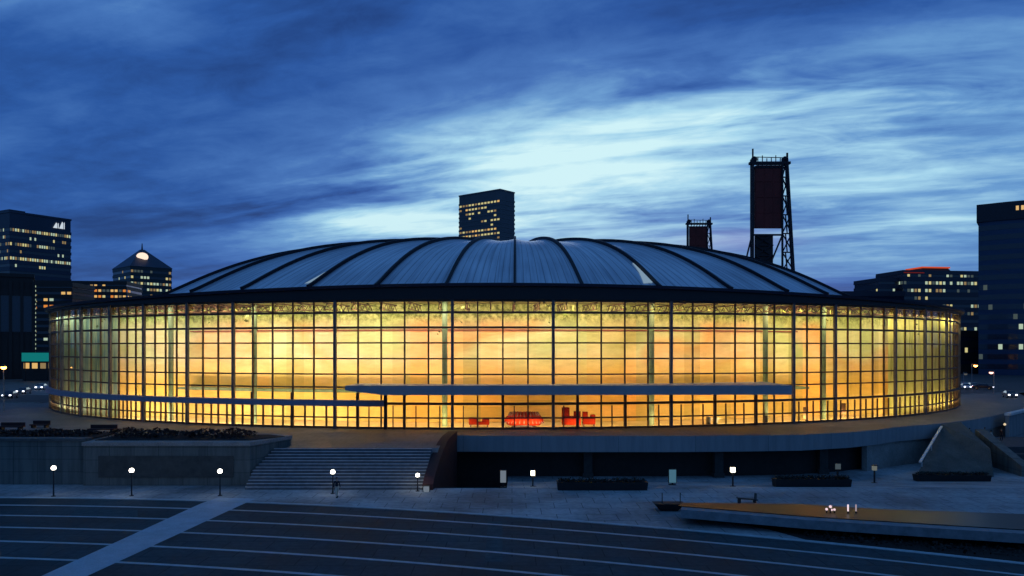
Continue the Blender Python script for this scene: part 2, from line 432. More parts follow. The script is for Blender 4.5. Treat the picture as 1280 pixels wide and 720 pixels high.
# roof edge
def ring_lip(mb, prof, n=180):
    m = len(prof); b = len(mb.v)
    for i in range(n):
        t = TAU * i / n; zl = lipz(E(t, 0))
        for (o, zb, dz) in prof: mb.v.append((*E(t, o), zb if dz is None else zl + dz))
    for i in range(n):
        i2 = (i + 1) % n
        for j in range(m):
            j2 = (j + 1) % m
            mb.f.append((b + i * m + j, b + i2 * m + j, b + i2 * m + j2, b + i * m + j2)); mb.m.append(0)
mb = MB(); ring_lip(mb, [(-14, 19.62, None), (.62, 19.62, None), (.62, 0, -.42), (-14, 0, -.42)])
mb.build('fascia', M['fascia'], arena)
mb = MB(); ring_lip(mb, [(.1, 0, -.415), (1.1, 0, -.38), (1.2, 0, 0), (.1, 0, .04)])
mb.build('roof_edge', M['lip'], arena)
DA, DB = 68.7, 41.06
def dome_z(t): return 22.9 + 10.75 * max(0., 1 - t ** 4.2) ** 1.18
mb = MB()     # low flat roof between the edge and the dome
n = 120
for i in range(n):
    a, b = TAU * i / n, TAU * (i + 1) / n
    p0, p1 = E(a, .5), E(b, .5); q0, q1 = E(a, 1.2, DA, DB), E(b, 1.2, DA, DB)
    mb.face([(*p0, lipz(p0) - .1), (*p1, lipz(p1) - .1), (*q1, 22.0), (*q0, 22.0)])
    r0, r1 = E(a, 0, DA, DB), E(b, 0, DA, DB)
    mb.face([(*q0, 22.0), (*q1, 22.0), (*r1, 22.7), (*r0, 22.7)])
mb.build('flat_roof', M['fascia'], arena)
# dome gores and ribs : equal arc length
NR = 34
acc = [0]; NS = 3600
for i in range(NS):
    p, q = E(TAU * i / NS, 0, DA, DB), E(TAU * (i + 1) / NS, 0, DA, DB)
    acc.append(acc[-1] + math.hypot(p[0] - q[0], p[1] - q[1]))
def t_at(s):
    s = s % acc[-1]; lo, hi = 0, NS
    while hi - lo > 1:
        m = (lo + hi) // 2
        if acc[m] <= s: lo = m
        else: hi = m
    return TAU * (lo + (s - acc[lo]) / (acc[lo + 1] - acc[lo])) / NS
def dome_t_px(px):
    bst = None
    for i in range(NS // 2 - 200, NS + 200):
        t = TAU * i / NS; x_, y_ = E(t, 0, DA, DB)
        nu_, nv_ = math.cos(t) / DA, math.sin(t) / DB
        nx_, ny_ = nu_ * cT - nv_ * sT, nu_ * sT + nv_ * cT
        if nx_ * x_ + ny_ * y_ > 0: continue
        e_ = abs(640 + 1000 * x_ / y_ - px)
        if bst is None or e_ < bst[0]: bst = (e_, t)
    return bst[1]
feet = [dome_t_px(p) for p in (203, 238, 302, 385, 470, 557, 643, 729, 826, 915, 985, 1035, 1062)]
nback = 15; gap = feet[0] + TAU - feet[-1]
rt = feet + [feet[-1] + gap * (i + 1) / (nback + 1) for i in range(nback)]
NR = len(rt)
def dome_pt(al, t, lift=0.):
    x = CX + (DA * math.cos(al) * cT - DB * math.sin(al) * sT) * t
    y = CY + (DA * math.cos(al) * sT + DB * math.sin(al) * cT) * t
    return Vector((x, y, dome_z(t) + lift))
T_IN = .10
dome = bpy.data.objects.new('dome_roof', None); col.objects.link(dome); dome.parent = arena
for k in range(NR):
    a0 = rt[k]; a1 = rt[(k + 1) % NR]
    while a1 < a0: a1 += TAU
    g = MB(); nu, nv = 4, 26
    ts = [T_IN + (1 - T_IN) * math.sin(math.pi / 2 * j / nv) for j in range(nv + 1)]
    b = 0
    for j in range(nv + 1):
        for i in range(nu + 1):
            w = i / nu; al = a0 + (a1 - a0) * w
            g.v.append(tuple(dome_pt(al, ts[j], -.4 * math.sin(math.pi * w))))
    for j in range(nv):
        for i in range(nu):
            q = (j * (nu + 1) + i, (j + 1) * (nu + 1) + i, (j + 1) * (nu + 1) + i + 1, j * (nu + 1) + i + 1)
            g.f.append(q); g.m.append(0)
            u0, u1 = i / nu + k, (i + 1) / nu + k
            g.uv[len(g.f) - 1] = [(u0, ts[j] * 3), (u0, ts[j + 1] * 3), (u1, ts[j + 1] * 3), (u1, ts[j] * 3)]
    g.build('roof_panel', M['roof'], dome, smooth=True)
    r = MB(); m = 30; tr_ = [T_IN + (1 - T_IN) * math.sin(math.pi / 2 * j / m) for j in range(m + 1)]
    pts = [dome_pt(a0, t) for t in tr_]
    tan = Vector((-DA * math.sin(a0) * cT - DB * math.cos(a0) * sT, -DA * math.sin(a0) * sT + DB * math.cos(a0) * cT, 0)).normalized() * .18
    b = len(r.v)
    for j, p in enumerate(pts):
        d = (pts[min(j + 1, m)] - pts[max(j - 1, 0)]).normalized()
        up = tan.cross(d).normalized()
        if up.z < 0: up = -up
        h = .1 + .38 * min(1., (j + .5) / 6)
        for q in (p - tan - up * .3, p - tan + up * h, p + tan + up * h, p + tan - up * .3): r.v.append(tuple(q))
    for j in range(m):
        for q in range(4):
            q2 = (q + 1) % 4
            r.f.append((b + j * 4 + q, b + (j + 1) * 4 + q, b + (j + 1) * 4 + q2, b + j * 4 + q2)); r.m.append(0)
    r.f.append((b + m * 4, b + m * 4 + 1, b + m * 4 + 2, b + m * 4 + 3)); r.m.append(0)
    r.build('rib', M['rib'], dome)
def foot_px(k):
    p = dome_pt(rt[k], .97); return 640 + 1000 * p.x / p.y if p.y < CY else 1e9
glint_m = mat('glint_metal', (.9, .92, .95), .12, .9, var=.05)
for target, sgn in ((385, -1), (826, -1), (1035, 1)):  # pale emissive wedges paint in glossy roof glints at three rib feet
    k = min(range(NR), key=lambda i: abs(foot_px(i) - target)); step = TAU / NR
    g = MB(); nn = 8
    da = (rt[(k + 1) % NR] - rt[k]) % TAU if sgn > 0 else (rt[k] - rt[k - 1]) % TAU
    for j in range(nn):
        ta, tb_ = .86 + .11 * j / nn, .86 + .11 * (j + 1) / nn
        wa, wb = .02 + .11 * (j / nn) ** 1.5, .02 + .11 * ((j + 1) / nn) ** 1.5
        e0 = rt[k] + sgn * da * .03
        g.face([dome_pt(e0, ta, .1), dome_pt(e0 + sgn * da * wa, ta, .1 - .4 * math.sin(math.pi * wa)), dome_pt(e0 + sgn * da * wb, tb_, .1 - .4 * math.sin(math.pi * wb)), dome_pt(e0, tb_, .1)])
    g.build('roof_glint', emit('roof_glint_glow', (.45, .68, .92), .45), arena)
mb = MB(); c0 = [dome_pt(TAU * i / 60, T_IN + .004, .35) for i in range(60)]
mb.face([tuple(p) for p in c0]); ob = mb.build('crown_cap', M['rib'], dome)

# inside: lining wall, floor, ceiling, columns
OFF = -9.5
tR0, tR1, tR2 = t_of_px(1060), t_of_px(1150), cts[-1] + .75
tL0, tL1, tL2 = t_of_px(170), t_of_px(112), cts[0] - .5
def sm(x): x = max(0., min(1., x)); return x * x * (3 - 2 * x)
def woff(t):
    while t > cts[0] + TAU - .9: t -= TAU
    if t >= tR0: k = sm((t - tR0) / (tR1 - tR0)) * (1 - sm((t - tR2) / .2))
    elif t <= tL0: k = sm((tL0 - t) / (tL0 - tL1)) * (1 - sm((tL2 - t) / .2))
    else: k = 0
    return OFF + 6.6 * k
mb = MB(); NW = 300
for i in range(NW):
    ta, tb_ = cts[0] - .8 + TAU * i / NW, cts[0] - .8 + TAU * (i + 1) / NW
    fo = .22 if woff(ta) > OFF + 2 else 0
    tm_ = (ta + tb_) / 2
    p, m_, q = E(ta, woff(ta)), E(tm_, woff(tm_) + fo), E(tb_, woff(tb_))
    mb.face([(*p, Z0), (*m_, Z0), (*m_, ZT), (*p, ZT)]); mb.face([(*m_, Z0), (*q, Z0), (*q, ZT), (*m_, ZT)])
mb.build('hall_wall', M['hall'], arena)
def drape_mat(name, stops):
    m, n, N, L = nt(name)
    uv = N.new('ShaderNodeUVMap'); sp = N.new('ShaderNodeSeparateXYZ'); L.new(uv.outputs[0], sp.inputs[0])
    cb = N.new('ShaderNodeCombineXYZ'); L.new(sp.outputs[0], cb.inputs[0]); L.new(math_n(N, L, 'MULTIPLY', sp.outputs[1], .06), cb.inputs[1])
    no = N.new('ShaderNodeTexNoise'); no.inputs['Scale'].default_value = .9; no.inputs['Detail'].default_value = 5; no.inputs['Roughness'].default_value = .7
    L.new(cb.outputs[0], no.inputs['Vector'])
    c = ramp(N, no.outputs['Fac'], L, stops)
    p = N.new('ShaderNodeBsdfPrincipled'); L.new(c, p.inputs['Base Color']); p.inputs['Roughness'].default_value = .8
    out(n, p.outputs[0]); return m
def drape(t0, t1, o0, o1, m):
    mb = MB(); n = 120
    for i in range(n):
        q = []
        for j in (i, i + 1):
            t = t0 + (t1 - t0) * j / n; q.append((E(t, o0 + (o1 - o0) * sm(j / n * 1.6) + (.16 if j % 2 else 0)), j * .35))
        (a, ua), (b, ub) = q
        mb.face([(*a, Z0 + .05), (*b, Z0 + .05), (*b, ZT - .1), (*a, ZT - .1)], 0, [(ua, 0), (ub, 0), (ub, 16), (ua, 16)])
    mb.build('drape', m, arena)
drape(t_of_px(1132), cts[-1] + .42, -2.75, -.75, drape_mat('olive_gold_drape', [(.34, (.16, .16, .04)), (.45, (.60, .55, .18)), (.56, (.75, .68, .26)), (.66, (.30, .28, .07))]))
drape(t_of_px(124), cts[0] - .3, -2.75, -.75, drape_mat('grey_teal_drape', [(.34, (.06, .10, .09)), (.45, (.22, .30, .26)), (.56, (.50, .50, .28)), (.66, (.10, .15, .13))]))
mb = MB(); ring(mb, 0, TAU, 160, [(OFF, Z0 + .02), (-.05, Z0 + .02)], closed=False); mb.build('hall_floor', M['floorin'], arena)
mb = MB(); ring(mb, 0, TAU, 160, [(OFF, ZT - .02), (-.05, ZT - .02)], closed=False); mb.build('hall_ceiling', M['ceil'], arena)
mb = MB(); ring(mb, tL0, tR0, 110, [(OFF + .05, 7.4), (OFF + 2.6, 7.4), (OFF + 2.6, 7.75), (OFF + .05, 7.75)]); mb.build('mezzanine', M['intcol'], arena)
for px in (190, 300, 552, 826, 976, 1052):
    t = t_of_px(px); p = E(t, -3.2)
    # stand on the sight line slightly behind the glass
    mb = MB(); mb.tube([(*p, Z0), (*p, ZT - .05)], .36, 12); mb.build('hall_column', M['intcol'], arena, smooth=False)
# rods and netting hung under the hall ceiling
for a in range(15):
    t0, t1 = cts[a % len(cts)], cts[(a + 1) % len(cts)] if a < 14 else cts[-1] + .1
    mb = MB(); n = max(10, int(sum(seglen(t0 + (t1 - t0) * k / 4, t0 + (t1 - t0) * (k + 1) / 4) for k in range(4)) * 3.2))
    for k in range(n):
        t = t0 + (t1 - t0) * rp.random(); edge = min(abs(t - t0), abs(t - t1)) / abs(t1 - t0)
        dens = (1 if edge < .14 else .30) * (.35 + .65 * abs(math.sin(a * 2.1)))
        if rp.random() > dens: continue
        p = E(t, rp.uniform(-2.4, -1.0)); zz = ZT - .2 - abs(rp.gauss(0, 1.1 if edge > .14 else 1.9))
        if zz < (16.6 if edge > .14 else 15.0): continue
        s_ = rp.uniform(.07, .18)
        d = Vector((rp.uniform(-1, 1), rp.uniform(-1, 1), rp.uniform(-.7, .7))).normalized() * s_ * 1.6
        e = Vector((rp.uniform(-1, 1), rp.uniform(-1, 1), rp.uniform(-.7, .7))).normalized() * s_
        P = Vector((*p, zz))
        mb.face([P - d - e, P + d - e, P + d * .8 + e, P - d * .6 + e]); 
        if rp.random() < .25: mb.beam(P, (p[0], p[1], ZT - .05), .04)
    ob = mb.build('hanging_foliage', M['hedgegreen'] if 'hedgegreen' in M else mat('hanging_leaves', (.14, .16, .03), .7), arena); M['hedgegreen'] = ob.data.materials[0]
    ob['kind'] = 'stuff'

# ceiling trusses and a maroon rail round the hall
for i in range(15):
    ta_ = angles[i]; tb_ = angles[i + 1]; mb = MB(); nn = 4
    for k in range(nn):
        t = ta_ + (tb_ - ta_) * (k + .5) / nn; o0 = max(woff(t) + .3, OFF)
        a, b_ = E(t, -.5), E(t, o0)
        mb.beam((*a, ZT - .25), (*b_, ZT - .25), .14); mb.beam((*a, ZT - 1.1), (*b_, ZT - 1.1), .12)
        for j in range(4):
            f0, f1 = j / 4, (j + .5) / 4; P = lambda f, z: (a[0] + (b_[0] - a[0]) * f, a[1] + (b_[1] - a[1]) * f, z)
            mb.beam(P(f0, ZT - 1.1), P(f1, ZT - .25), .08); mb.beam(P(f1, ZT - .25), P(f0 + .25, ZT - 1.1), .08)
    mb.build('ceiling_truss', M['mullion'], arena)
mb = MB(); ring(mb, tL0, tR0, 110, [(OFF + .1, 15.9), (OFF + .35, 15.9), (OFF + .35, 16.1), (OFF + .1, 16.1)]); mb.build('hall_rail', mat('maroon_rail', (.25, .05, .03), .5), arena)
# interior lamps washing the lining wall
def area(name, loc, target, w, h, power, c):
    l = bpy.data.lights.new(name, 'AREA'); l.shape = 'RECTANGLE'; l.size = w; l.size_y = h; l.energy = power; l.color = c
    o = bpy.data.objects.new(name, l); col.objects.link(o); o.location = loc
    d = Vector(target) - Vector(loc); o.rotation_euler = d.to_track_quat('-Z', 'Y').to_euler(); o.parent = arena
    return o
LP = 900
tA, tB = cts[0] - .25, cts[-1] + .75
NL = 25
for i in range(NL):
    t = tA + (tB - tA) * (i + .5) / NL
    p = E(t, -1.3); q = E(t, OFF)
    side = (1, .90, .60) if t < cts[7] else ((1, .82, .52) if t < cts[9] else (1, .80, .40))
    k_ = (woff(t) - OFF) / 6.6; wo_ = woff(t); pw_ = 1 - .62 * k_
    if t < tL0: pw_ *= 1 - .35 * k_; side = (.8, .95, .75)
    elif t > tR0: side = (1, .90, .45)
    area('hall_lamp', (*E(t, -1.3 + .9 * k_), 18.6), (*E(t, wo_), 10.5 - 3 * k_), 8.5, 1.2 - .9 * k_, LP * pw_ * rp.uniform(.62, 1.25), side)
    area('floor_lamp', (*E(t, -1.0 + .7 * k_), 3.9), (*E(t, wo_), 6.2 + 3 * k_), 8.0, .8 - .5 * k_, LP * (.62 if t > cts[6] else .85) * pw_ * rp.uniform(.8, 1.25), (1, .76, .36) if t > cts[6] else (1, .88, .58))

# front canopy: long flat slab with a tapering left nose
mb = MB()
pl = [(-20.2, 96.8), (-15.4, 96.5), (34.2, 97.6), (34.2, 108.5), (20, 104.0), (0, 101.4), (-12, 102.2), (-20.0, 103.4)]
mb.prism(pl, [8.35, 7.8, 7.8, 7.8, 7.8, 7.8, 7.8, 8.35], 8.93)
mb.build('entrance_canopy', M['canopy'], arena)

# things in the hall
def lounge(name, label, cat, px, D, w, d, h, kind):
    x = (px - 640) / 1000 * D; o = thing(name, (x, D, Z0 + .02), label, cat)
    mb = MB()
    if kind == 'oval':
        n = 28; low = [(math.cos(TAU * i / n) * w / 2 * .92, math.sin(TAU * i / n) * d / 2 * .9) for i in range(n)]
        for a, b_, s0, s1 in ((.25, .75, .8, 1.), (.75, 1.25, 1., .93), (1.25, h, .93, .62)):
            base = len(mb.v)
            for s, z in ((s0, a), (s1, b_)):
                mb.v += [(p[0] * s, p[1] * s, z) for p in low]
            for i in range(n):
                j = (i + 1) % n; mb.f.append((base + i, base + j, base + n + j, base + n + i)); mb.m.append(0)
        mb.f.append(tuple(range(len(mb.v) - n, len(mb.v)))); mb.m.append(0)
        mb.build('shell', M['red'], o, smooth=False)
        s2 = MB()
        for i in range(n):
            s2.beam((low[i][0] * 1.02, low[i][1] * 1.02, .5), (low[i][0] * .7, low[i][1] * .7, h + .02), .10)
        s2.build('rib', M['redwall'], o)
        k = MB(); k.tube([(0, 0, 0), (0, 0, .3)], [w * .3, w * .22], 16); k.build('plinth', M['dark'], o)
    else:
        mb.box(-w / 2, w / 2, -d / 2, d / 2, .3, h * .55); mb.box(-w / 2, -w * .1, -d / 2 + .1, d / 2, h * .55, h)
        mb.box(w * .15, w / 2, -d / 2 + .2, d / 2, h * .55, h * .8)
        mb.build('panel', M['red'], o)
        k = MB()
        for sx in (-1, 1):
            for sy in (-1, 1): k.beam((sx * w * .42, sy * d * .4, 0), (sx * w * .42, sy * d * .4, .35), .12)
        k.build('leg', M['dark'], o)
    return o
lounge('display_counter', 'large red oval ribbed counter inside the glass hall', 'counter', 655, 103.6, 5.6, 2.4, 1.95, 'oval')
lounge('display_stand', 'low red stand left of the oval counter inside the hall', 'stand', 599, 104, 2.6, 1.2, 1.2, 'box')
lounge('display_stand', 'tall stepped red stand right of the oval counter in the hall', 'stand', 714, 103.8, 2.4, 1.2, 2.5, 'box')
lounge('display_stand', 'small red stand furthest right beside the tall red stand', 'stand', 736, 104.5, 1.6, 1.2, 1.9, 'box')
def banner(px, py0, py1, w, label):
    t = t_of_px(px); p = E(t, -1.2); D = p[1]; z0 = CAMZ - (py1 - HY) / 1000 * D; z1 = CAMZ - (py0 - HY) / 1000 * D
    o = thing('banner_stand', (p[0], p[1], Z0 + .02), label, 'banner')
    k = MB(); k.beam((-w / 2, 0, .03), (w / 2, 0, .03), .35, .06); k.beam((0, .06, .05), (0, .06, z1 - Z0), .05); k.build('stand', M['dark'], o)
    b = MB(); b.box(-w / 2, w / 2, -.03, 0, z0 - Z0, z1 - Z0); b.build('panel', mat('banner_brown', (.12, .05, .02), .8), o)
banner(1015, 509, 524, .7, 'narrow dark banner stand inside glass right of the canopy end')
banner(1063, 504, 517, .7, 'narrow dark banner stand inside glass farthest to the right')
def gate(px, label):
    t = t_of_px(px); p = E(t, -1.6); o = thing('turnstile', (p[0], p[1], Z0 + .02), label, 'turnstile', 'turnstiles inside the entrance glass')
    b = MB(); b.box(-.18, .18, -.5, .5, 0, 1.05); b.build('cabinet', M['dark'], o)
    a = MB(); a.tube([(.18, 0, .95), (.7, 0, .8)], .04, 6); a.tube([(.18, 0, .9), (.45, -.3, .6)], .04, 6); a.build('arm', M['chrome'], o)
for px, l in ((893, 'leftmost of the three small dark turnstiles inside the right entrance'), (902, 'middle one of the three small dark turnstiles inside the right entrance'), (966, 'separate dark turnstile inside glass near the canopy right end')): gate(px, l)

# ------------------------------------------------------------------ terrace (podium deck) and what carries it
edge = [(-7.3, 93.5), (5, 93.1), (18.6, 93.1), (27, 93.6), (34, 94.4), (40.8, 97.1), (45.6, 100.2), (49.7, 103.6), (54.5, 106.4), (58.9, 109.1), (66, 114.6), (72.5, 120.8), (80.5, 129.2), (88.4, 138), (104, 160), (140, 230)]
deck = [(-140, 96), (-60, 86), (-46, 86.2), (-25.5, 86.2), (-23.2, 84.4), (-23.2, 81.9), (-7.6, 81.9), (-7.3, 93.5)] + edge[1:] + [(140, 300), (-300, 300), (-300, 96)]
mb = MB(); mb.prism(deck, 1.38, Z0, 0, 1)
struct(mb.build('terrace', [M['slab'], M['terr']]))
# recessed dark wall beneath the overhang and the paler wall farther right
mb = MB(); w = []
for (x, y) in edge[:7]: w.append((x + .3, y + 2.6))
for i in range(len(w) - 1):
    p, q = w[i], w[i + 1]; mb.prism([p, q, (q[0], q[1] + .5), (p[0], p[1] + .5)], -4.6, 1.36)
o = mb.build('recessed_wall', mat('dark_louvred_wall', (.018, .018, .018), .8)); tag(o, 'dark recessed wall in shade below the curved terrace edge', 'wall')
mb = MB()
w = [(44.2, 99.6), (49.9, 104.2), (59.1, 109.6), (66.2, 115.1), (72.8, 121.3), (88.7, 138.5)]
for i in range(len(w) - 1):
    p, q = w[i], w[i + 1]; mb.prism([p, q, (q[0] - .4, q[1] + .6), (p[0] - .4, p[1] + .6)], -4.6, 1.36)
tag(mb.build('support_wall', M['concrete']), 'bluish concrete wall under the terrace at its right end', 'wall')
# piers under the overhang
for k, (x, y) in enumerate(((9, 94.6), (24.5, 94.6), (38, 97.4))):
    mb = MB(); mb.prism([(x - .5, y), (x + .5, y), (x + .5, y + 1.4), (x - .5, y + 1.4)], -1.9, 1.37)
    mb.prism([(x - .62, y - .1), (x + .62, y - .1), (x + .62, y + 1.5), (x - .62, y + 1.5)], -1.9, -1.3)
    tag(mb.build('terrace_pier', mat('pier_concrete', (.04, .045, .045), .9)), ['square concrete pier under the overhang behind the black planter', 'square concrete pier under the overhang right of the blue info board', 'square concrete pier under the overhang near its right end'][k], 'pier', 'piers under the terrace overhang')

# stairs
ts = MB(); NSs = 13; yb, yt = 76.1, 81.9
for i in range(NSs):
    y0 = yb + (yt - yb) * i / NSs; z1 = Z0 * (i + 1) / NSs - (.0 if i < NSs - 1 else .01)
    xl = -25.4 + max(0, (y0 - 78.4)) * .38
    ts.box(xl, -8.52 + (y0 - 75.9) * .0636, y0, yt + .0, z1 - Z0 / NSs if i else -.3, z1)
    ts.box(xl, -8.52 + (y0 - 75.9) * .0636, y0 - .03, y0 + .16, z1 - .03, z1 + .012, 1)
st = ts.build('staircase', [mat('stair_concrete', (.11, .13, .15), .8), mat('stair_nosing', (.5, .54, .58), .6)])
tag(st, 'broad concrete staircase rising to the terrace, between the planter wall and the maroon cheek wall', 'staircase')
# maroon cheek wall right of the stairs with a curved falling top
mb = MB(); n = 16; pr = []
for i in range(n + 1):
    u = i / n; y = 75.9 + (93.2 - 75.9) * u; x = -8.5 + 1.1 * u
    z = .55 + 3.25 * math.sin(min(1, u * 1.25) * math.pi / 2) ** .8
    pr.append((x, y, z))
for i in range(n):
    a, b = pr[i], pr[i + 1]
    mb.hexa([(a[0], a[1], -4.6), (a[0] + 1.0, a[1], -4.6), (b[0] + 1.0, b[1], -4.6), (b[0], b[1], -4.6),
             (a[0], a[1], a[2]), (a[0] + 1.0, a[1], a[2]), (b[0] + 1.0, b[1], b[2]), (b[0], b[1], b[2])])
tag(mb.build('stair_cheek_wall', M['redwall']), 'dark maroon wall with a curved falling top on the right of the stairs', 'wall')
# left planter and retaining walls
def planter(name, label, poly, z1, soil_in, cope=.35):
    o = thing(name, (0, 0, 0), label, 'planter')
    mb = MB(); mb.prism(poly, -.2, z1); mb.build('wall', M['wallconc'], o)
    cx = sum(p[0] for p in poly) / len(poly); cy = sum(p[1] for p in poly) / len(poly)
    gr = [(p[0] + (.12 if p[0] > cx else -.12), p[1] + (.12 if p[1] > cy else -.12)) for p in poly]
    mb = MB(); mb.prism(gr, z1 + .004, z1 + .34, 0)
    mb.build('coping', M['concrete'], o)
    inn = [(p[0] + (-cope if p[0] > cx else cope), p[1] + (-cope * 3.0 if p[1] > cy else cope * 4.2)) for p in poly]
    mb = MB(); mb.prism(inn, z1 + .344, z1 + .40); mb.build('soil', M['soil'], o)
    return o, inn
planter('planter_wall', 'long raised concrete planter holding dark red hedging left of the stairs', [(-42.0, 78.4), (-25.7, 78.4), (-23.3, 84.3), (-25.4, 86.1), (-42.0, 86.1)], 3.9, None)
o = thing('retaining_wall', (0, 0, 0), 'plain dark concrete retaining wall at the far left of the planter', 'wall')
mb = MB(); mb.prism([(-92, 79.4), (-42.15, 79.0), (-42.15, 86.0), (-92, 92)], -.2, 4.3); mb.build('wall', M['wallconc'], o)
mb = MB(); mb.prism([(-92, 79.25), (-42.13, 78.85), (-42.13, 80.2), (-92, 80.6)], 4.304, 4.55); mb.build('coping', mat('dark_coping', (.10, .11, .11), .8), o)
mb = MB(); mb.prism([(-92, 80.7), (-42.3, 80.3), (-42.3, 85.9), (-92, 91.8)], 4.304, 4.42); mb.build('soil', M['soil'], o)
# window-like recess panels in the planter wall face
mb = MB(); mb.box(-40.5, -27.3, 78.3, 78.42, .8, 2.9)
tag(mb.build('wall_panel', mat('wall_recess_panel', (.06, .068, .066), .8)), 'long dark flat panel set on the planter wall front', 'panel')

def hedge(name, label, x0, x1, y0, y1, z0, h, seed, m='hedge', group=None, n=None):
    r = random.Random(seed); mb = MB(); L_ = x1 - x0
    n = n or int(L_ * (y1 - y0) * 26)
    for k in range(n):
        x = r.uniform(x0, x1); y = r.uniform(y0, y1)
        hh = h * (.72 + .28 * math.sin(x * 1.3 + seed) * math.sin(x * .47 + y)) * (1 - .35 * abs((y - (y0 + y1) / 2) / ((y1 - y0) / 2)) ** 3)
        z = z0 + r.random() ** .5 * hh
        s = r.uniform(.10, .24)
        d = Vector((r.uniform(-1, 1), r.uniform(-1, 1), r.uniform(-.5, .8))).normalized() * s
        e = d.cross(Vector((r.uniform(-1, 1), r.uniform(-1, 1), r.uniform(-1, 1)))).normalized() * s * .6
        P = Vector((x, y, z)); mb.face([P - d, P + e, P + d, P - e])
    o = thing(name, ((x0 + x1) / 2, (y0 + y1) / 2, z0), label, 'hedge', group)
    mb.v = [(a - (x0 + x1) / 2, b - (y0 + y1) / 2, c - z0) for a, b, c in mb.v]
    mb.build('foliage', M[m], o)
    s = MB(); 
    for k in range(max(3, int(L_ / 1.2))):
        xx = -L_ / 2 + L_ * (k + .5) / max(3, int(L_ / 1.2)); s.tube([(xx, 0, 0), (xx + .05, .03, h * .7)], [.05, .02], 6)
    s.build('stem', M['redwall'], o)
    return o
hedge('hedge', 'long low dark red hedge in the planter, left half', -41.2, -34.2, 80.9, 85.0, 4.28, 1.0, 3, group='dark red hedges in the planter')
hedge('hedge', 'long low dark red hedge in the planter nearest the stairs', -33.9, -26.8, 80.9, 84.6, 4.28, .95, 8, group='dark red hedges in the planter')
hedge('hedge', 'sprawling dark hedge on the retaining wall at far left', -62, -43.2, 81.2, 85.3, 4.42, .62, 5)
# low stone seats on the terrace behind
def bench(name, label, px, py, D, w, h=.5, rz=0, m='redwall'):
    p = at(px, py, D); o = thing(name, (p.x, p.y, Z0), label, 'bench', None, rz)
    b = MB(); b.box(-w / 2, w / 2, -.45, .45, h - .14, h); b.build('seat', M[m], o)
    for s in (-1, 1):
        l = MB(); l.box(s * w * .38 - .12, s * w * .38 + .12, -.38, .38, 0, h - .14); l.build('leg', M['dark'], o)
    b = MB(); b.box(-w / 2, w / 2, .33, .45, h, h + .42); b.build('backrest', M[m], o)
bench('bench', 'dark maroon bench on the terrace just left of the lit hall', 128, 535, 96, 3.2, .6)
bench('bench', 'small dark bench on terrace left, behind the sprawling hedge', 50, 522, 103, 2.2, .45)
bench('bench', 'dark bench at far left of the terrace near the street', 14, 522, 100, 3.0, .5)
p0, p1 = at(12, 546, 88), at(27, 537, 92)
o = thing('handrail', (p0.x, p0.y, 4.4), 'short bright white sloping handrail at the far left wall', 'handrail')
k = MB(); a = Vector((0, 0, p0.z - 4.4 + .0)); b_ = p1 - Vector((p0.x, p0.y, 4.4)); k.tube([a, b_], .07, 8); k.build('rail', M['rail'], o)
for u in (.1, .9):
    q = a.lerp(b_, u); k = MB(); k.tube([(q.x, q.y, -1.1), q], .04, 6); k.build('post', M['rail'], o)

# right: concrete buttress, its white rail, ramp wall, landing
A_, B_, C_, D_, E_ = Vector((47, 93.6, -2.2)), Vector((58.4, 108.8, 3.18)), Vector((62.6, 111.6, 3.18)), Vector((59.9, 100.2, .9)), Vector((56.9, 94.4, -2.2))
mb = MB()
V = [A_, B_, C_, D_, E_]; bb = [Vector((v.x, v.y, -2.3)) for v in V]
mb.v += [tuple(v) for v in V] + [tuple(v) for v in bb]
for fcs in ((0, 1, 4), (1, 3, 4), (1, 2, 3), (0, 5, 6, 1), (1, 6, 7, 2), (2, 7, 8, 3), (3, 8, 9, 4)): mb.f.append(fcs); mb.m.append(0)
tag(mb.build('buttress', mat('buttress_concrete', (.075, .09, .085), .9, var=.3, scale=.5, fine=.3)), 'big sloping dark concrete buttress leaning up to the terrace at right', 'buttress')
o = thing('handrail', (47.5, 93.6, -1.9), 'bright white sloping rail on the left edge of the concrete buttress', 'handrail')
k = MB(); p0 = at(1150, 578, 94.5) - Vector((47.5, 93.6, -1.9)); p1 = at(1177, 533, 107.5) - Vector((47.5, 93.6, -1.9)); k.beam(p0, p1, .28, .16); k.build('rail', M['rail'], o)
for u in (.08, .5, .92):
    q = p0.lerp(p1, u); k = MB(); k.tube([(q.x, q.y, q.z - .9), q], .05, 6); k.build('post', M['rail'], o)
mb = MB(); mb.hexa([(60.8, 95.4, -2.3), (61.9, 95.4, -2.3), (64.2, 108.5, -2.3), (62.8, 108.5, -2.3),
                    (60.8, 95.4, -.6), (61.9, 95.4, -.6), (64.2, 108.5, 2.5), (62.8, 108.5, 2.5)])
tag(mb.build('ramp_wall', M['wallconc']), 'grey ramp parapet falling to the right of the buttress', 'wall')
mb = MB(); mb.box(64.4, 82, 106, 118, -2.3, .4); mb.box(64.4, 82, 104.6, 106, -2.3, -.4); mb.box(64.4, 82, 103.2, 104.6, -2.3, -1.1)
tag(mb.build('stair_landing', mat('landing_stone', (.06, .06, .07), .85)), 'dark stepped landing below the terrace where people stand', 'steps')
o = thing('terrace_parapet', (0, 0, 0), 'ribbed blue-grey parapet with a white top rail at the right frame edge', 'parapet')
mb = MB(); a = Vector((74.2, 120.3, 0)); b_ = Vector((90, 136.8, 0))
nrm = Vector((b_.y - a.y, -(b_.x - a.x), 0)).normalized()
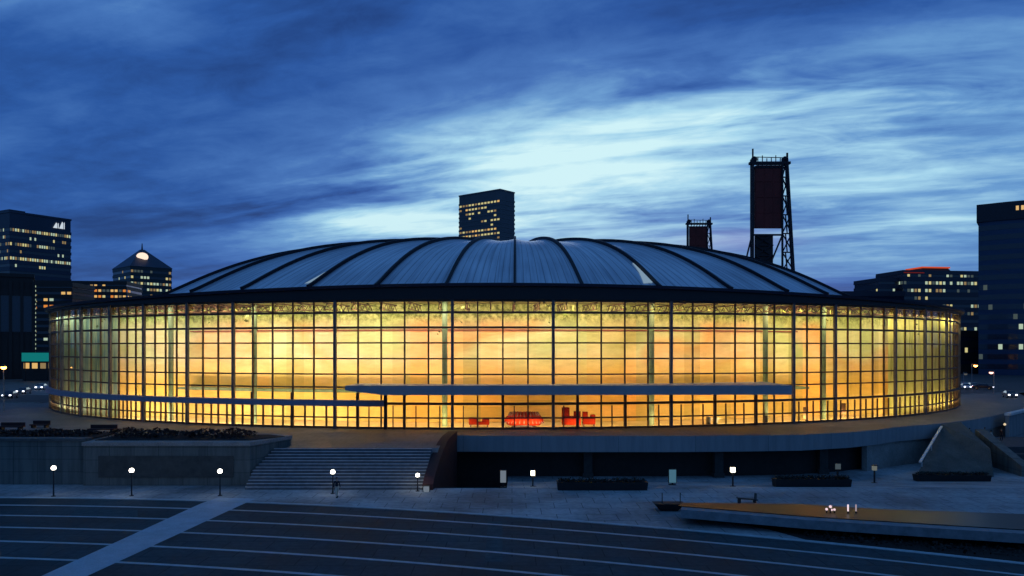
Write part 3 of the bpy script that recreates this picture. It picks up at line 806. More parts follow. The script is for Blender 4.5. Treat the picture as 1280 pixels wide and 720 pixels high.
for i in range(24):
    p = a.lerp(b_, i / 24); q = a.lerp(b_, (i + .7) / 24); q2 = a.lerp(b_, (i + 1) / 24)
    mb.hexa([(*(p + nrm * .5).xy, -2.3), (*(q + nrm * .5).xy, -2.3), (*q.xy, -2.3), (*p.xy, -2.3), (*(p + nrm * .5).xy, 3.3), (*(q + nrm * .5).xy, 3.3), (*q.xy, 3.3), (*p.xy, 3.3)])
    mb.hexa([(*(q + nrm * .3).xy, -2.3), (*(q2 + nrm * .3).xy, -2.3), (*q2.xy, -2.3), (*q.xy, -2.3), (*(q + nrm * .3).xy, 3.3), (*(q2 + nrm * .3).xy, 3.3), (*q2.xy, 3.3), (*q.xy, 3.3)])
mb.build('wall', M['slab'], o)
mb = MB(); mb.beam((*(a + nrm * .3).xy, 3.55), (*(b_ + nrm * .3).xy, 3.55), .9, .35); mb.build('coping', M['rail'], o)

# ------------------------------------------------------------------ ground, plaza, paving
G = 6000
mb = MB(); n = 16
for i in range(n):
    for j in range(n):
        x0, x1 = -G + 2 * G * i / n, -G + 2 * G * (i + 1) / n; y0, y1 = -300 + (G + 300) * j / n, -300 + (G + 300) * (j + 1) / n
        mb.face([(x0, y0, -4.6), (x1, y0, -4.6), (x1, y1, -4.6), (x0, y1, -4.6)])
struct(mb.build('ground', M['ground']))
mb = MB(); mb.prism([(-G, 300.0), (G, 300.0), (G, G - 10), (-G, G - 10)], 1.0, Z0 - .1); mb.prism([(140.01, 150), (G, 150), (G, 299.9), (140.01, 299.9)], 1.0, Z0 - .1)
mb.prism([(-G, 120), (-300.01, 120), (-300.01, 299.9), (-G, 299.9)], 1.0, Z0 - .1)
struct(mb.build('street_ground', M['asphalt']))
# street strips running on the far sides, with kerbs
mb = MB(); mb.prism([(-300, 165), (-88, 150), (-86, 172), (-300, 215)], Z0 + .004, Z0 + .012); mb.prism([(96, 176), (139, 196), (139, 238), (96, 224)], Z0 + .004, Z0 + .012)
struct(mb.build('road', M['asphalt']))
mb = MB(); mb.prism([(-300, 164.4), (-88, 149.4), (-88, 149.95), (-300, 164.95)], Z0, Z0 + .14); mb.prism([(96, 175), (139, 195), (139, 195.5), (96, 175.5)], Z0, Z0 + .14)
struct(mb.build('kerb', M['concrete']))
def arc(X):
    X = max(-120, min(75, X)); return 63.9 - .333 * X - .00341 * X * X
mb = MB(); xs = [-120 + 2.5 * i for i in range(80)]
for x0, x1 in zip(xs, xs[1:]):
    back = 80 if x1 <= -25 else 77.0
    mb.face([(x0, arc(x0), 0), (x1, arc(x1), 0), (x1, back, 0), (x0, back, 0)])
mb.face([(-.5, 77.0, 0), (78, 77.0, 0), (78, 92, -1.85), (-.5, 92, -1.85)])
mb.face([(-.5, 92, -1.85), (78, 92, -1.85), (78, 125, -1.85), (-.5, 125, -1.85)])
mb.face([(-.5, 77, -4.6), (-.5, 92, -4.6), (-.5, 92, -1.85), (-.5, 77, 0)]); mb.face([(-9, 77, -4.6), (-.5, 77, -4.6), (-.5, 77, 0), (-9, 77, 0)])
struct(mb.build('plaza', M['plaza']))
mb = MB()
for x0, x1 in zip(xs, xs[1:]): mb.face([(x0, 8, 0), (x1, 8, 0), (x1, arc(x1), 0), (x0, arc(x0), 0)])
struct(mb.build('dark_paving', M['field']))
mb = MB()
def strip(off, w, z, xa=-118, xb=72, mi=0):
    n = 76
    for i in range(n):
        x0 = xa + (xb - xa) * i / n; x1 = xa + (xb - xa) * (i + 1) / n
        mb.hexa([(x0, arc(x0) - off - w, 0), (x1, arc(x1) - off - w, 0), (x1, arc(x1) - off, 0), (x0, arc(x0) - off, 0),
                 (x0, arc(x0) - off - w, z), (x1, arc(x1) - off - w, z), (x1, arc(x1) - off, z), (x0, arc(x0) - off, z)], mi)
for k in range(11): strip(3.2 + 4.12 * k, .34, .02)
struct(mb.build('paving_bands', M['bandp']))
mb = MB(); strip(-.25, .5, .05); struct(mb.build('kerb', M['bandp']))
mb = MB(); mb.face([(-28.4, 20, .028), (-24.6, 20, .028), (-25.0, 47.2, .028), (-23.2, 68.4, .028), (-22.8, 71.2, .056), (-26.4, 71.8, .056), (-26.9, 69.2, .028), (-27.7, 47.2, .028)])
struct(mb.build('path', M['pathp']))
mb = MB()       # slightly different rectangular repairs in the dark field
for (pts) in ([(95, 637), (172, 637), (172, 647), (86, 647)], [(610, 652), (628, 652), (628, 702), (606, 702)]):
    q = []
    for (px, py) in pts:
        D = CAMZ / ((py - HY) / 1000); q.append(((px - 640) / 1000 * D, D))
    mb.prism([q[3], q[2], q[1], q[0]], .001, .012)
struct(mb.build('paving_patch', mat('patched_paving', (.048, .088, .104), .9, spec=.1)))

# reflecting pool on a cantilevered concrete base
pool = thing('reflecting_pool', (0, 0, 0), 'long shallow pool mirroring the orange hall, on a cantilevered concrete ledge', 'pool')
PZ = 1.2
far = [(13.6, 63.4), (22.6, 62.9), (28, 60.9), (37.8, 59.1), (60, 54.5)]
near = [(60, 48.6), (34.5, 54.0), (26.1, 56.7), (21, 58.5), (12.9, 62.2)]
mb = MB(); mb.prism([(p[0], p[1] - 1.15) for p in near] + [(p[0], p[1] + .35) for p in far], .5, PZ - .06); mb.build('ledge', mat('pool_ledge_concrete', (.20, .23, .26), .7), pool)
mb = MB(); mb.prism(near + far, PZ - .05, PZ); mb.build('water', M['water'], pool)
mb = MB(); mb.prism([(60, 50.5), (34.5, 56.2), (26.4, 58.6), (22, 60), (15, 62.4)] + far, 0.02, .5); mb.build('base', M['black'], pool)
# dark planting bed in front of the pool, its black standing for depth shadow
mb = MB()
bed = [(14.6, 64.0), (17.0, 61.6), (19.1, 59.2), (20.6, 56.2)] + [(x, arc(x) + .6) for x in (22, 26, 30, 34, 40, 48, 56)] + [(60, 56.5), (38, 60), (28, 61.6), (20, 63.2)]
mb.prism(bed, -.01, .03); ob = mb.build('shadow_black_bed', M['soil']); struct(ob)
r = random.Random(4); mb = MB()
for k in range(2600):
    x = r.uniform(17, 56); y = r.uniform(arc(x) + .9, 62.5 - max(0, x - 20) * .23 - 3.0) if x > 21 else r.uniform(60.6, 62)
    s = r.uniform(.08, .2); d = Vector((r.uniform(-1, 1), r.uniform(-1, 1), r.uniform(-.2, .9))).normalized() * s
    e = d.cross(Vector((r.uniform(-1, 1), r.uniform(-1, 1), 1))).normalized() * s * .5; P = Vector((x, y, r.uniform(.05, .28)))
    mb.face([P - d, P + e, P + d, P - e])
tag(mb.build('ground_cover', mat('dark_ground_cover', (.012, .014, .012), .8)), 'low dark ground cover below the pool ledge', 'ground cover', kind='stuff')
# glowing stems and balls added for unreadable white marks on the pool
o = thing('pool_mark', (at(1038, 640, 59.5).x, 59.5, PZ), 'cluster of small glowing stand-ins for white marks on the pool, left one', 'pool mark')
k = MB(); k.tube([(0, 0, 0), (0, 0, .35)], .05, 6); k.tube([(-.3, 0, 0), (-.25, 0, .2)], .05, 6); k.tube([(.3, 0, 0), (.3, 0, .18)], .05, 6); k.build('stem', M['dark'], o)
k = MB(); k.ball((0, 0, .46), .11); k.ball((-.28, 0, .27), .10); k.ball((.3, 0, .24), .09); k.ball((.1, 0, .22), .08); k.build('lamp', emit('pool_mark_glow', (1, .75, .82), .9), o)  # added glowing balls standing in for white marks, not real lamps
for px, l in ((1060, 'slim upright glowing stand-in for a white mark on the pool, middle one'), (1070, 'slim upright dimmer stand-in for a white mark on the pool, right one')):
    o = thing('pool_mark', (at(px, 640, 59.5).x, 59.5, PZ), l, 'pool mark')
    k = MB(); k.tube([(0, 0, 0), (0, 0, .12)], .09, 8); k.build('stem', M['dark'], o)
    k = MB(); k.tube([(0, 0, .12), (0, 0, .62)], .06, 8); k.build('lamp', emit('upright_mark_glow', (1, .8, .85), 1.0 if px < 1065 else .35), o)  # added glowing upright standing in for a white mark, not a real lamp
# boat-shaped black planter with two posts, bench near it
p = at(836, 636, 66.4)
o = thing('trough_planter', (p.x, 66.4, 0), 'black boat-shaped trough with two thin posts at the pool tip', 'planter')
mb = MB(); mb.hexa([(-.75, -.4, 0), (.65, -.4, 0), (.65, .4, 0), (-.75, .4, 0), (-1.3, -.65, .62), (1.25, -.65, .62), (1.25, .65, .62), (-1.3, .65, .62)]); mb.build('trough', M['black'], o)
for x in (-.55, .95):
    mb = MB(); mb.tube([(x, 0, .6), (x, 0, 1.45)], .04, 6); mb.build('post', M['black'], o)
p = at(934, 628, 69.5)
o = thing('bench', (p.x, 69.5, 0), 'dark bench with a tilted seat behind the pool', 'bench', rz=.2)
mb = MB(); mb.hexa([(-.9, -.25, .42), (.9, -.25, .22), (.9, .25, .22), (-.9, .25, .42), (-.9, -.25, .5), (.9, -.25, .3), (.9, .25, .3), (-.9, .25, .5)]); mb.build('seat', M['black'], o)
for x, h in ((-.75, .42), (.7, .24)):
    mb = MB(); mb.box(x - .06, x + .06, -.2, .2, 0, h); mb.build('leg', M['dark'], o)
mb = MB(); mb.beam((.9, .25, .2), (1.0, .35, .75), .08, .5); mb.build('backrest', M['dark'], o)

# black planter boxes with clipped dark shrubs
def blackbox(px0, px1, py, D, h, label, z):
    x0 = (px0 - 640) / 1000 * D; x1 = (px1 - 640) / 1000 * D
    o = thing('planter_box', ((x0 + x1) / 2, D, z), label, 'planter'); w = (x1 - x0) / 2
    mb = MB(); mb.hexa([(-w * .98, -.5, 0), (w * .98, -.5, 0), (w * .98, .6, 0), (-w * .98, .6, 0), (-w, -.62, h), (w, -.62, h), (w, .72, h), (-w, .72, h)]); mb.build('box', M['black'], o)
    r = random.Random(int(px0)); mb = MB()
    for k in range(int(w * 260)):
        P = Vector((r.uniform(-w * .96, w * .96), r.uniform(-.5, .55), h + r.random() ** .6 * .32 * (.7 + .3 * math.sin(k * .01)))); s = r.uniform(.06, .14)
        d = Vector((r.uniform(-1, 1), r.uniform(-1, 1), r.uniform(-.4, .8))).normalized() * s; e = d.cross(Vector((r.uniform(-1, 1), r.uniform(-1, 1), 1))).normalized() * s * .6
        mb.face([P - d, P + e, P + d, P - e])
    mb.build('shrub', mat('black_green_leaves', (.012, .016, .012), .8), o)
def gz(y): return 0 if y < 77 else (-1.85 * (y - 77) / 15 if y < 92 else -1.85)
blackbox(696, 809, 613, 76.2, .75, 'long low black planter box below the terrace, centre', 0)
blackbox(967, 1062, 604, 79.5, .8, 'low black planter box below the terrace, right of the piers', gz(79.5))

blackbox(1144, 1236, 600, 92.2, .75, 'low black planter box at the foot of the concrete buttress', -1.85)
# ------------------------------------------------------------------ lamps and signs
def make_lamp(hh, r=.24):
    o = thing('globe_lamp', (0, 0, 0), 'x', 'lamp')
    k = MB(); k.tube([(0, 0, 0), (0, 0, .06)], .2, 12); k.tube([(0, 0, .06), (0, 0, .5), (0, 0, hh - r * .8)], [.08, .06, .045], 10); k.build('post', M['post'], o)
    k = MB(); k.tube([(0, 0, hh - r * 1.15), (0, 0, hh - r * .75)], [.07, .15], 12); k.build('collar', M['post'], o)
    k = MB(); k.ball((0, 0, hh), r, 16, 10); k.build('globe', M['globe'], o, smooth=True)
    return o
for px, py, D, lab in ((67, 585, 72.6, 'white globe lamp on a thin post, leftmost by the plain wall'), (164.5, 588, 72.8, 'white globe lamp on a thin post in front of the planter wall, left'),
                       (275, 589, 73.0, 'white globe lamp on a thin post near the planter wall right end'), (416, 590, 74.0, 'white globe lamp at the stair foot beside the walking person'),
                       (522, 594, 75.3, 'white globe lamp at the foot of the maroon stair wall')):
    p = at(px, py, D); o = make_lamp(p.z, .21 if px != 522 else .19); o.location = (p.x, D, 0); tag(o, lab, 'lamp', 'globe lamps along the plaza')
    l = bpy.data.lights.new('lamp_light', 'POINT'); l.energy = 75; l.color = (1, .88, .7); l.shadow_soft_size = .25
    lo = bpy.data.objects.new('lamp_light', l); col.objects.link(lo); lo.location = (0, 0, p.z); lo.parent = o
    for c in kids(o):
        if c.name.startswith('globe'): c.visible_shadow = True
for px, py, D, lab in ((666, 591, 80.0, 'short lantern glowing warm below the terrace, left of centre'), (916, 587, 80.0, 'short lantern glowing warm below the terrace, right of the blue board'), (1093, 585, 88, 'dim small lantern near the concrete buttress')):
    p = at(px, py, D); z = gz(D); o = thing('lantern', (p.x, D, z), lab, 'lantern'); h = p.z - z
    k = MB(); k.box(-.07, .07, -.07, .07, 0, h - .26); k.box(-.25, .25, -.25, .25, 0, .05); k.build('post', M['post'], o)
    k = MB(); k.box(-.2, .2, -.2, .2, h - .25, h + .25); k.build('lamp', M['lantern'] if px < 1000 else emit('dim_lantern', (.5, .55, .5), .25), o)
    k = MB(); k.prism([(-.26, -.26), (.26, -.26), (.26, .26), (-.26, .26)], h + .255, h + .32); k.build('cap', M['post'], o)
def signboard(px, py, D, w, h, m, lab, z, post=True, marks=True):
    p = at(px, py, D); o = thing('sign_board', (p.x, D, z), lab, 'sign'); zc = p.z - z
    k = MB(); k.box(-w / 2 - .06, w / 2 + .06, -.1, .1, max(0.0, zc - h / 2 - .06), zc + h / 2 + .06)
    k.build('frame', M['black'], o)
    k = MB(); k.box(-w / 2, w / 2, -.13, -.104, zc - h / 2, zc + h / 2); k.build('panel', m, o)
    if zc - h / 2 > .1:
        k = MB(); k.box(-.09, .09, -.06, .06, 0, zc - h / 2 - .06); k.box(-w / 2, w / 2, -.3, .3, 0, .08); k.build('post', M['black'], o)
signboard(533, 613, 75.0, .55, .8, M['signw'], 'small pale lit sign on a black base at the foot of the maroon wall', 0)
signboard(629, 595.5, 77.3, .55, 1.15, M['signw'], 'narrow grey lit sign on the dark post left of the lantern', 0)
signboard(840.5, 595, 83, .72, 1.35, M['signb'], 'upright pale blue lit board under the terrace overhang', gz(83))
signboard(1047, 583, 88, .6, .6, emit('dim_grey_panel', (.10, .14, .17), .5), 'dim grey square sign deep under the overhang at right', gz(88))

# ------------------------------------------------------------------ people
def skin_obj(name, verts, edges, rads, m, parent):
    me = bpy.data.meshes.new(name); me.from_pydata(verts, edges, []); me.materials.append(m)
    o = bpy.data.objects.new(name, me); col.objects.link(o); o.parent = parent
    o.modifiers.new('skin', 'SKIN')
    for i, r_ in enumerate(rads):
        sv = me.skin_vertices[0].data[i]; sv.radius = (r_, r_) if not isinstance(r_, tuple) else r_
        sv.use_root = i == 0
    s = o.modifiers.new('sub', 'SUBSURF'); s.levels = 1; s.render_levels = 1
    return o
def person(label, loc, rz=0, jacket='jacket', pants='pants', stride=.28, group=None):
    o = thing('person', loc, label, 'person', group, rz)
    s = stride
    v = [(0, 0, .93), (0, 0, 1.10), (0, 0, 1.32), (0, 0, 1.46), (0, -.02, 1.54), (0, -.03, 1.66), (0, -.02, 1.74),
         (-.10, 0, .88), (-.11, -s * .45, .50), (-.11, -s, .09), (-.11, -s - .15, .04),
         (.10, 0, .88), (.11, s * .2, .50), (.11, s * .95, .12), (.11, s * .95 - .14, .05),
         (-.19, 0, 1.40), (-.24, .10, 1.13), (-.25, .02, .88), (-.25, -.02, .79),
         (.19, 0, 1.40), (.24, -.08, 1.13), (.25, -.18, .90), (.25, -.22, .82)]
    e = [(0, 1), (1, 2), (2, 3), (3, 4), (4, 5), (5, 6), (0, 7), (7, 8), (8, 9), (9, 10), (0, 11), (11, 12), (12, 13), (13, 14), (3, 15), (15, 16), (16, 17), (17, 18), (3, 19), (19, 20), (20, 21), (21, 22)]
    rr = [.13, .12, .14, .10, .055, .095, .07, .085, .062, .045, .04, .085, .062, .045, .04, .06, .045, .035, .04, .06, .045, .035, .04]
    skin_obj('body', v, e, rr, M['skin'], o)
    ji = [1, 2, 3, 15, 16, 17, 19, 20, 21]; mp = {a: b for b, a in enumerate([0] + ji)}
    jv = [v[0]] + [v[i] for i in ji]; je = [(mp[a], mp[b]) for a, b in e if a in mp and b in mp]
    skin_obj('jacket', jv, je, [.165, .155, .165, .115, .08, .062, .055, .08, .062, .055], M[jacket], o)
    ti = [0, 7, 8, 9, 11, 12, 13]; mp = {a: b for b, a in enumerate(ti)}
    skin_obj('trousers', [v[i] for i in ti], [(mp[a], mp[b]) for a, b in e if a in mp and b in mp], [.145, .105, .08, .065, .105, .08, .065], M[pants], o)
    k = MB(); k.ball((0, 0, 1.72), .105, 12, 7); k.build('hair', M['hair'], o, smooth=True)
    k = MB()
    for vi in (10, 14): q = v[vi]; k.box(q[0] - .05, q[0] + .05, q[1] - .1, q[1] + .14, -.0 if vi == 10 else 0, .09)
    k.build('shoe', M['black'], o)
    return o
p = at(421, 622, 72.3)
person('person in dark jacket and khaki trousers walking below the stairs by the globe lamp', (p.x, 72.3, 0), .5)
for i, (px, D, c, l) in enumerate(((1212, 113, 'jacket', 'person in dark jacket on the landing, leftmost of the small crowd'), (1222, 111, 'pants', 'person in pale top on the landing, second from the left of the crowd'),
                                   (1231, 114, 'jacket', 'person in dark jacket standing mid-crowd on the landing'), (1239, 110, 'pants', 'person in pale top near the right of the landing crowd'), (1252, 113, 'redwall', 'person in maroon top standing rightmost on the landing'))):
    x = (px - 640) / 1000 * D
    if x < 64.6: x = 64.8 + i * .3
    person(l, (x, D, .4), i * 1.3, c, 'jacket', .08, 'people on the landing below the terrace')
o = thing('bollard_light', (at(1256, 530, 116).x, 116, .4), 'small warm light on a post behind the landing crowd', 'lamp')
k = MB(); k.tube([(0, 0, 0), (0, 0, 1.9)], .05, 8); k.build('post', M['post'], o)
k = MB(); k.ball((0, 0, 2.05), .18); k.build('lamp', emit('crowd_lamp', (1, .8, .5), .8), o)

# ------------------------------------------------------------------ cars and street lamps
def make_car(label, loc, rz, paint, front=True):
    o = thing('car', loc, label, 'car', 'cars on the streets beside the arena', rz)
    pf = [(-2.2, .35), (-2.25, .62), (-2.1, .86), (-1.2, .98), (-.55, 1.40), (.75, 1.44), (1.55, 1.02), (2.15, .96), (2.25, .6), (2.2, .35)]
    mb = MB(); b = 0
    for s, ins in ((-1, 0), (1, 0)):
        for (y, z) in pf: mb.v.append((s * (.88 - max(0, z - .95) * .42), y, z))
    n = len(pf); mb.f.append(tuple(range(n))); mb.m.append(0); mb.f.append(tuple(reversed(range(n, 2 * n)))); mb.m.append(0)
    for i in range(n):
        j = (i + 1) % n; mb.f.append((i, n + i, n + j, j)); mb.m.append(0)
    mb.build('body', paint, o)
    mb = MB(); g = [(-1.12, 1.03), (-.56, 1.37), (.72, 1.40), (1.42, 1.06)]
    for s in (-1, 1): mb.face([(s * (.89 - max(0, z - .95) * .42), y, z) for y, z in g])
    mb.face([(-.80, -1.17, 1.02), (.80, -1.17, 1.02), (.70, -.6, 1.39), (-.70, -.6, 1.39)]); mb.face([(-.80, 1.52, 1.06), (.80, 1.52, 1.06), (.70, .82, 1.43), (-.70, .82, 1.43)])
    mb.build('window', M['darkglass'], o)
    for sx in (-1, 1):
        for y in (-1.4, 1.4):
            w = MB(); w.tube([(sx * .72, y, .33), (sx * .93, y, .33)], .33, 14); wo = w.build('wheel', M['rubber'], o)
            w = MB(); w.tube([(sx * .93, y, .33), (sx * .95, y, .33)], .2, 10); w.build('rim', M['chrome'], wo)
        h = MB(); h.box(sx * .66 - .18, sx * .66 + .18, -2.32, -2.2, .58, .80); h.build('headlight', M['headl'], o)
        h = MB(); h.box(sx * .66 - .18, sx * .66 + .18, 2.18, 2.29, .68, .86); h.build('tail_light', M['taill'], o)
    return o
pd, pg, pw = mat('dark_blue_paint', (.02, .03, .06), .3, .3), mat('grey_paint', (.15, .15, .16), .3, .4), mat('white_paint', (.6, .6, .6), .3)
for px, py, paint, rz, l in ((13, 494, pd, .25, 'dark blue car with headlights on, nearest on the left street'), (30, 489, pg, .2, 'grey car with headlights on, second on the left street'), (52, 484, pw, .25, 'white car with headlights on, farthest on the left street'),
                             (1207, 483.5, pw, -.3, 'white car with headlights on just right of the glass wall'), (1216, 482.5, pg, -.25, 'grey car behind the white car right of the arena'), (1229, 484, pd, .9, 'dark blue car side-on right of the arena'), (1262, 493.5, pg, -.3, 'grey car with bright headlights nearest the right frame edge')):
    D = (CAMZ - Z0 - .6) / ((py - HY) / 1000); x = (px - 640) / 1000 * D
    make_car(l, (x, D, Z0 + .014), rz, paint)
def street_lamp(px, py, D, lab, m, arm=0., hz=None):
    p = at(px, py, D); z = Z0
    o = thing('street_lamp', (p.x - arm, D, z), lab, 'street lamp'); h = p.z - z
    k = MB(); k.tube([(0, 0, 0), (0, 0, .8), (0, 0, h - .2 + (0 if arm == 0 else .4))], [.13, .1, .07], 10); k.build('pole', mat('galvanised', (.3, .3, .32), .5, .4), o)
    if arm: k = MB(); k.tube([(0, 0, h + .15), (arm, 0, h + .25)], .05, 6); k.build('arm', M['post'], o)
    k = MB(); k.tube([(arm, 0, h - .2), (arm, 0, h + .22)], [.42, .2], 10); k.build('hood', M['post'], o)
    k = MB(); k.ball((arm, 0, h - .28), .42, 12, 8, sz=.8); k.build('lamp', m, o, smooth=True)
    return o
street_lamp(4.5, 457, 130, 'orange street lamp on a grey pole at the left frame edge', M['orange'])
street_lamp(1219.5, 455.5, 190, 'orange street lamp glowing right of the glass wall', M['orange'], .9)
street_lamp(1239, 464, 175, 'pinkish white street lamp with a side arm, right of the orange one', emit('pink_glow', (1, .5, .4), 3), -.6)
street_lamp(1207, 466, 205, 'unlit dim street lamp between the arena and the orange lamp', emit('dim_glow', (.3, .3, .3), .3), .5)

# ------------------------------------------------------------------ city behind
def office(name, label, P0, P1, depth, z1, storeys, bays, wallm, lit, z0=Z0 - .1, style='band', seed=1, palette=None, top=0., side_bays=None, cat='building', fin=None, litside=.5):
    """box whose front runs P0->P1; lit: fraction per storey from top (list repeats last)"""
    r = random.Random(seed); P0 = Vector((*P0, 0)); P1 = Vector((*P1, 0)); d = P1 - P0; w = d.length
    o = thing(name, (P0.x, P0.y, z0), label, cat, 'buildings of the city behind the arena', math.atan2(d.y, d.x))
    H = z1 - z0
    b = MB(); b.box(0, w, 0, depth, 0, H - .02); b.build('wall', wallm, o)
    M.setdefault('winlow', emit('window_low', (.9, .62, .28), .3))
    palette = palette or [(M['winyel'], 5), (M['wincool'], 3), (M['winwarm'], 2), (M['windim'], 4)]
    palette = palette + [(M['winlow'], 3)]
    mats = [M['darkglass']] + [p[0] for p in palette]; bag = [i + 1 for i, p in enumerate(palette) for _ in range(p[1])]
    usable = H - top - 1.5; sh = usable / storeys; sb = side_bays or max(2, int(bays * depth / w))
    sp = MB()
    for s in range(storeys):
        zt = H - top - sh * s - sh * .12; zb = zt - sh * .40
        f = lit[min(s, len(lit) - 1)]
        k = MB(); state = f > .6; cells = {'f': [], 'l': [], 'r': []}
        for (n, fac, L_, ff) in ((bays, 'f', w, f), (sb, 'l', depth, f * litside), (sb, 'r', depth, f * litside)):
            for i in range(n):
                a0 = L_ * (i + .16) / n; a1 = L_ * (i + .84) / n
                if r.random() < .55: state = (r.random() < ff)
                mi = r.choice(bag) if state and r.random() < max(ff, .3) + .25 else 0
                cells[fac] += [(a0, 0), (a1, mi)]
        e = .06; path = [((-e, y_), m_) for y_, m_ in reversed(cells['l'])]
        # walk left side (back to front), front, right side; every vertex pair is shared by its neighbours
        seq = []; L_cells = cells['l']
        for j in range(len(L_cells) - 2, -1, -2): seq += [((-e, L_cells[j + 1][0]), 0), ((-e, L_cells[j][0]), L_cells[j + 1][1])]
        seq += [((-e, -e), 0)]
        for p_, m_ in cells['f']: seq.append(((p_, -e), m_))
        seq += [((w + e, -e), 0)]
        for p_, m_ in cells['r']: seq.append(((w + e, p_), m_))
        for p_, _m in seq: k.v += [(p_[0], p_[1], zb), (p_[0], p_[1], zt)]
        for j in range(1, len(seq)): k.f.append((2 * j - 2, 2 * j, 2 * j + 1, 2 * j - 1)); k.m.append(seq[j][1])
        k.build('window_row', mats, o)
        sp.box(-.35, w + .35, -.35, depth + .35, zt + .02, zt + min(sh * .44, 2.2))
    sp.build('spandrel', wallm, o)
    if fin:
        k = MB()
        for i in range(bays + 1): x = w * i / bays; k.box(x - fin, x + fin, -.6, -.36, 0, H - top * .6)
        for i in range(sb + 1):
            y = depth * i / sb; k.box(-.6, -.36, y - fin, y + fin, 0, H - top * .6); k.box(w + .36, w + .6, y - fin, y + fin, 0, H - top * .6)
        k.build('fins', wallm, o)
    k = MB(); k.box(-.4, w + .4, -.4, depth + .4, H - .9, H + .25); k.build('roof', wallm, o)
    return o, w, H
# tall tower, left edge
o, w, H = office('office_tower', 'tall dark blue tower with bright window strips at the left frame edge', (-314, 500), (-294.6, 534), 38, 99.6, 19, 26, M['bluetower'], [1.0, .5, .9, .45, 1.0, .3, .12, .15, .1, .3, .5, .2], top=10, seed=3, palette=[(M['wincool'], 6), (M['winyel'], 3), (M['windim'], 3)])
k = MB()
for x, h in ((29.2, 3.6), (33.2, 4.6)):
    k.face([(x - 2.2, -.6, H - 7), (x + .5, -.6, H - 7), (x + .5, -.6, H - 7 + h * .9), (x - .2, -.6, H - 7 + h)]); k.face([(x + .9, -.6, H - 7), (x + 1.5, -.6, H - 7), (x + 1.5, -.6, H - 7 + h), (x + .9, -.6, H - 7 + h * .8)])
k.build('roof_sign', M['markw'], o)
k = MB(); k.box(4, 14, 8, 22, H + .26, H + 2.4); k.build('plant_room', M['bluetower'], o)
# hipped tower with lit disc
c0 = (-310, 650); L1, L2 = 33, 40; s2 = math.sqrt(.5)
o, w, H = office('office_tower', 'dark green-grey tower with pyramid roof and a glowing white disc', c0, (c0[0] + L1 * s2, c0[1] + L1 * s2), L2, 80.5, 15, 13, M['greentower'], [.55, .7, .8, .85, .6, 1, .6, .4], seed=9, top=2, palette=[(M['wincool'], 4), (M['winyel'], 3), (M['windim'], 5)], litside=.35)
k = MB(); e = .8; base = [(-e, -e, H + .3), (w + e, -e, H + .3), (w + e, L2 + e, H + .3), (-e, L2 + e, H + .3)]; ap = [(w / 2 - 1.5, L2 / 2 - 1.5, H + 16.5), (w / 2 + 1.5, L2 / 2 - 1.5, H + 16.5), (w / 2 + 1.5, L2 / 2 + 1.5, H + 16.5), (w / 2 - 1.5, L2 / 2 + 1.5, H + 16.5)]
k.hexa(base + ap); k.build('pyramid_roof', M['bluetower'], o)
k = MB(); k.tube([(w / 2, L2 / 2, H + 16), (w / 2, L2 / 2, H + 22)], [.8, .3], 8); k.build('spire', M['dark'], o); k = MB()
# disc faces the viewer: stands on the roof edge between the two visible slopes
vd = Vector((310, -650, 0)).normalized(); vd = Vector(((vd.x + vd.y) * s2, (vd.y - vd.x) * s2, 0))      # towards the viewer, in the tower's own axes
ce = Vector((w / 2, L2 / 2, H + 9.3)) + vd * 13.0; tx = Vector((-vd.y, vd.x, 0))
k.v = []; k.f = []; k.m = []
k.face([ce + tx * math.cos(TAU * i / 20) * 3.9 + Vector((0, 0, 1)) * math.sin(TAU * i / 20) * 2.9 for i in range(20)])
k.face([ce - vd * .8 + tx * math.cos(TAU * i / 20) * 4.6 + Vector((0, 0, 1)) * math.sin(TAU * i / 20) * 3.6 for i in range(20)])
k.build('lit_disc', M['clock'], o)
# mid-rise brown block with orange windows
office('office_block', 'broad brown mid-rise with orange lit windows between the two left towers', (-262, 440), (-215, 446), 26, 50.0, 14, 22, M['brown'], [.35, .75, .8, .6, .8, .5, .4], seed=12, palette=[(M['winwarm'], 6), (M['winorange'], 3), (M['winyel'], 2), (M['windim'], 2)])
office('office_block', 'narrow dark block with scattered lights left of the brown mid-rise', (-196, 330), (-182, 331), 20, 40.0, 13, 6, M['brown'], [.1, .5, .5, .6, .3, .6, .4], seed=14, palette=[(M['winwarm'], 4), (M['wincool'], 2), (M['winorange'], 3)])
o, w, H = office('office_block', 'nearly unlit dark brown block with vertical fins at the left frame edge', (-200, 246), (-161.0, 269), 22, 38.2, 1, 14, M['brown'], [.0], seed=4, top=3.5, fin=.45)
k = MB()
for i in range(16):
    k.box(w + .62, w + .8, 1.0, 1.5, H - 4 - i * 1.5, H - 3.4 - i * 1.5)
k.build('light_string', M['wincool'], o)
# low lit shopfront with teal sign
o, w, H = office('shop', 'low dark shop with white lit windows under a teal sign at left', (-156, 255), (-128, 252), 10, 9.8, 1, 10, M['brown'], [1.0], seed=21, palette=[(M['wincool'], 3), (M['winwarm'], 1)], cat='shop')
p = at(45, 446.5, 251)
o = thing('teal_sign', (p.x, 251, Z0), 'wide glowing teal sign on two posts at the left', 'sign')
k = MB(); k.box(-4.6, 4.6, -.15, .15, p.z - Z0 - 1.5, p.z - Z0 + 1.6); k.build('frame', M['black'], o)
k = MB(); k.box(-4.4, 4.4, -.19, -.155, p.z - Z0 - 1.3, p.z - Z0 + 1.4); k.build('panel', M['teal'], o)
for s in (-3.5, 3.5): k = MB(); k.box(s - .15, s + .15, -.1, .14, 0, p.z - Z0 - 1.52); k.build('post', M['dark'], o)
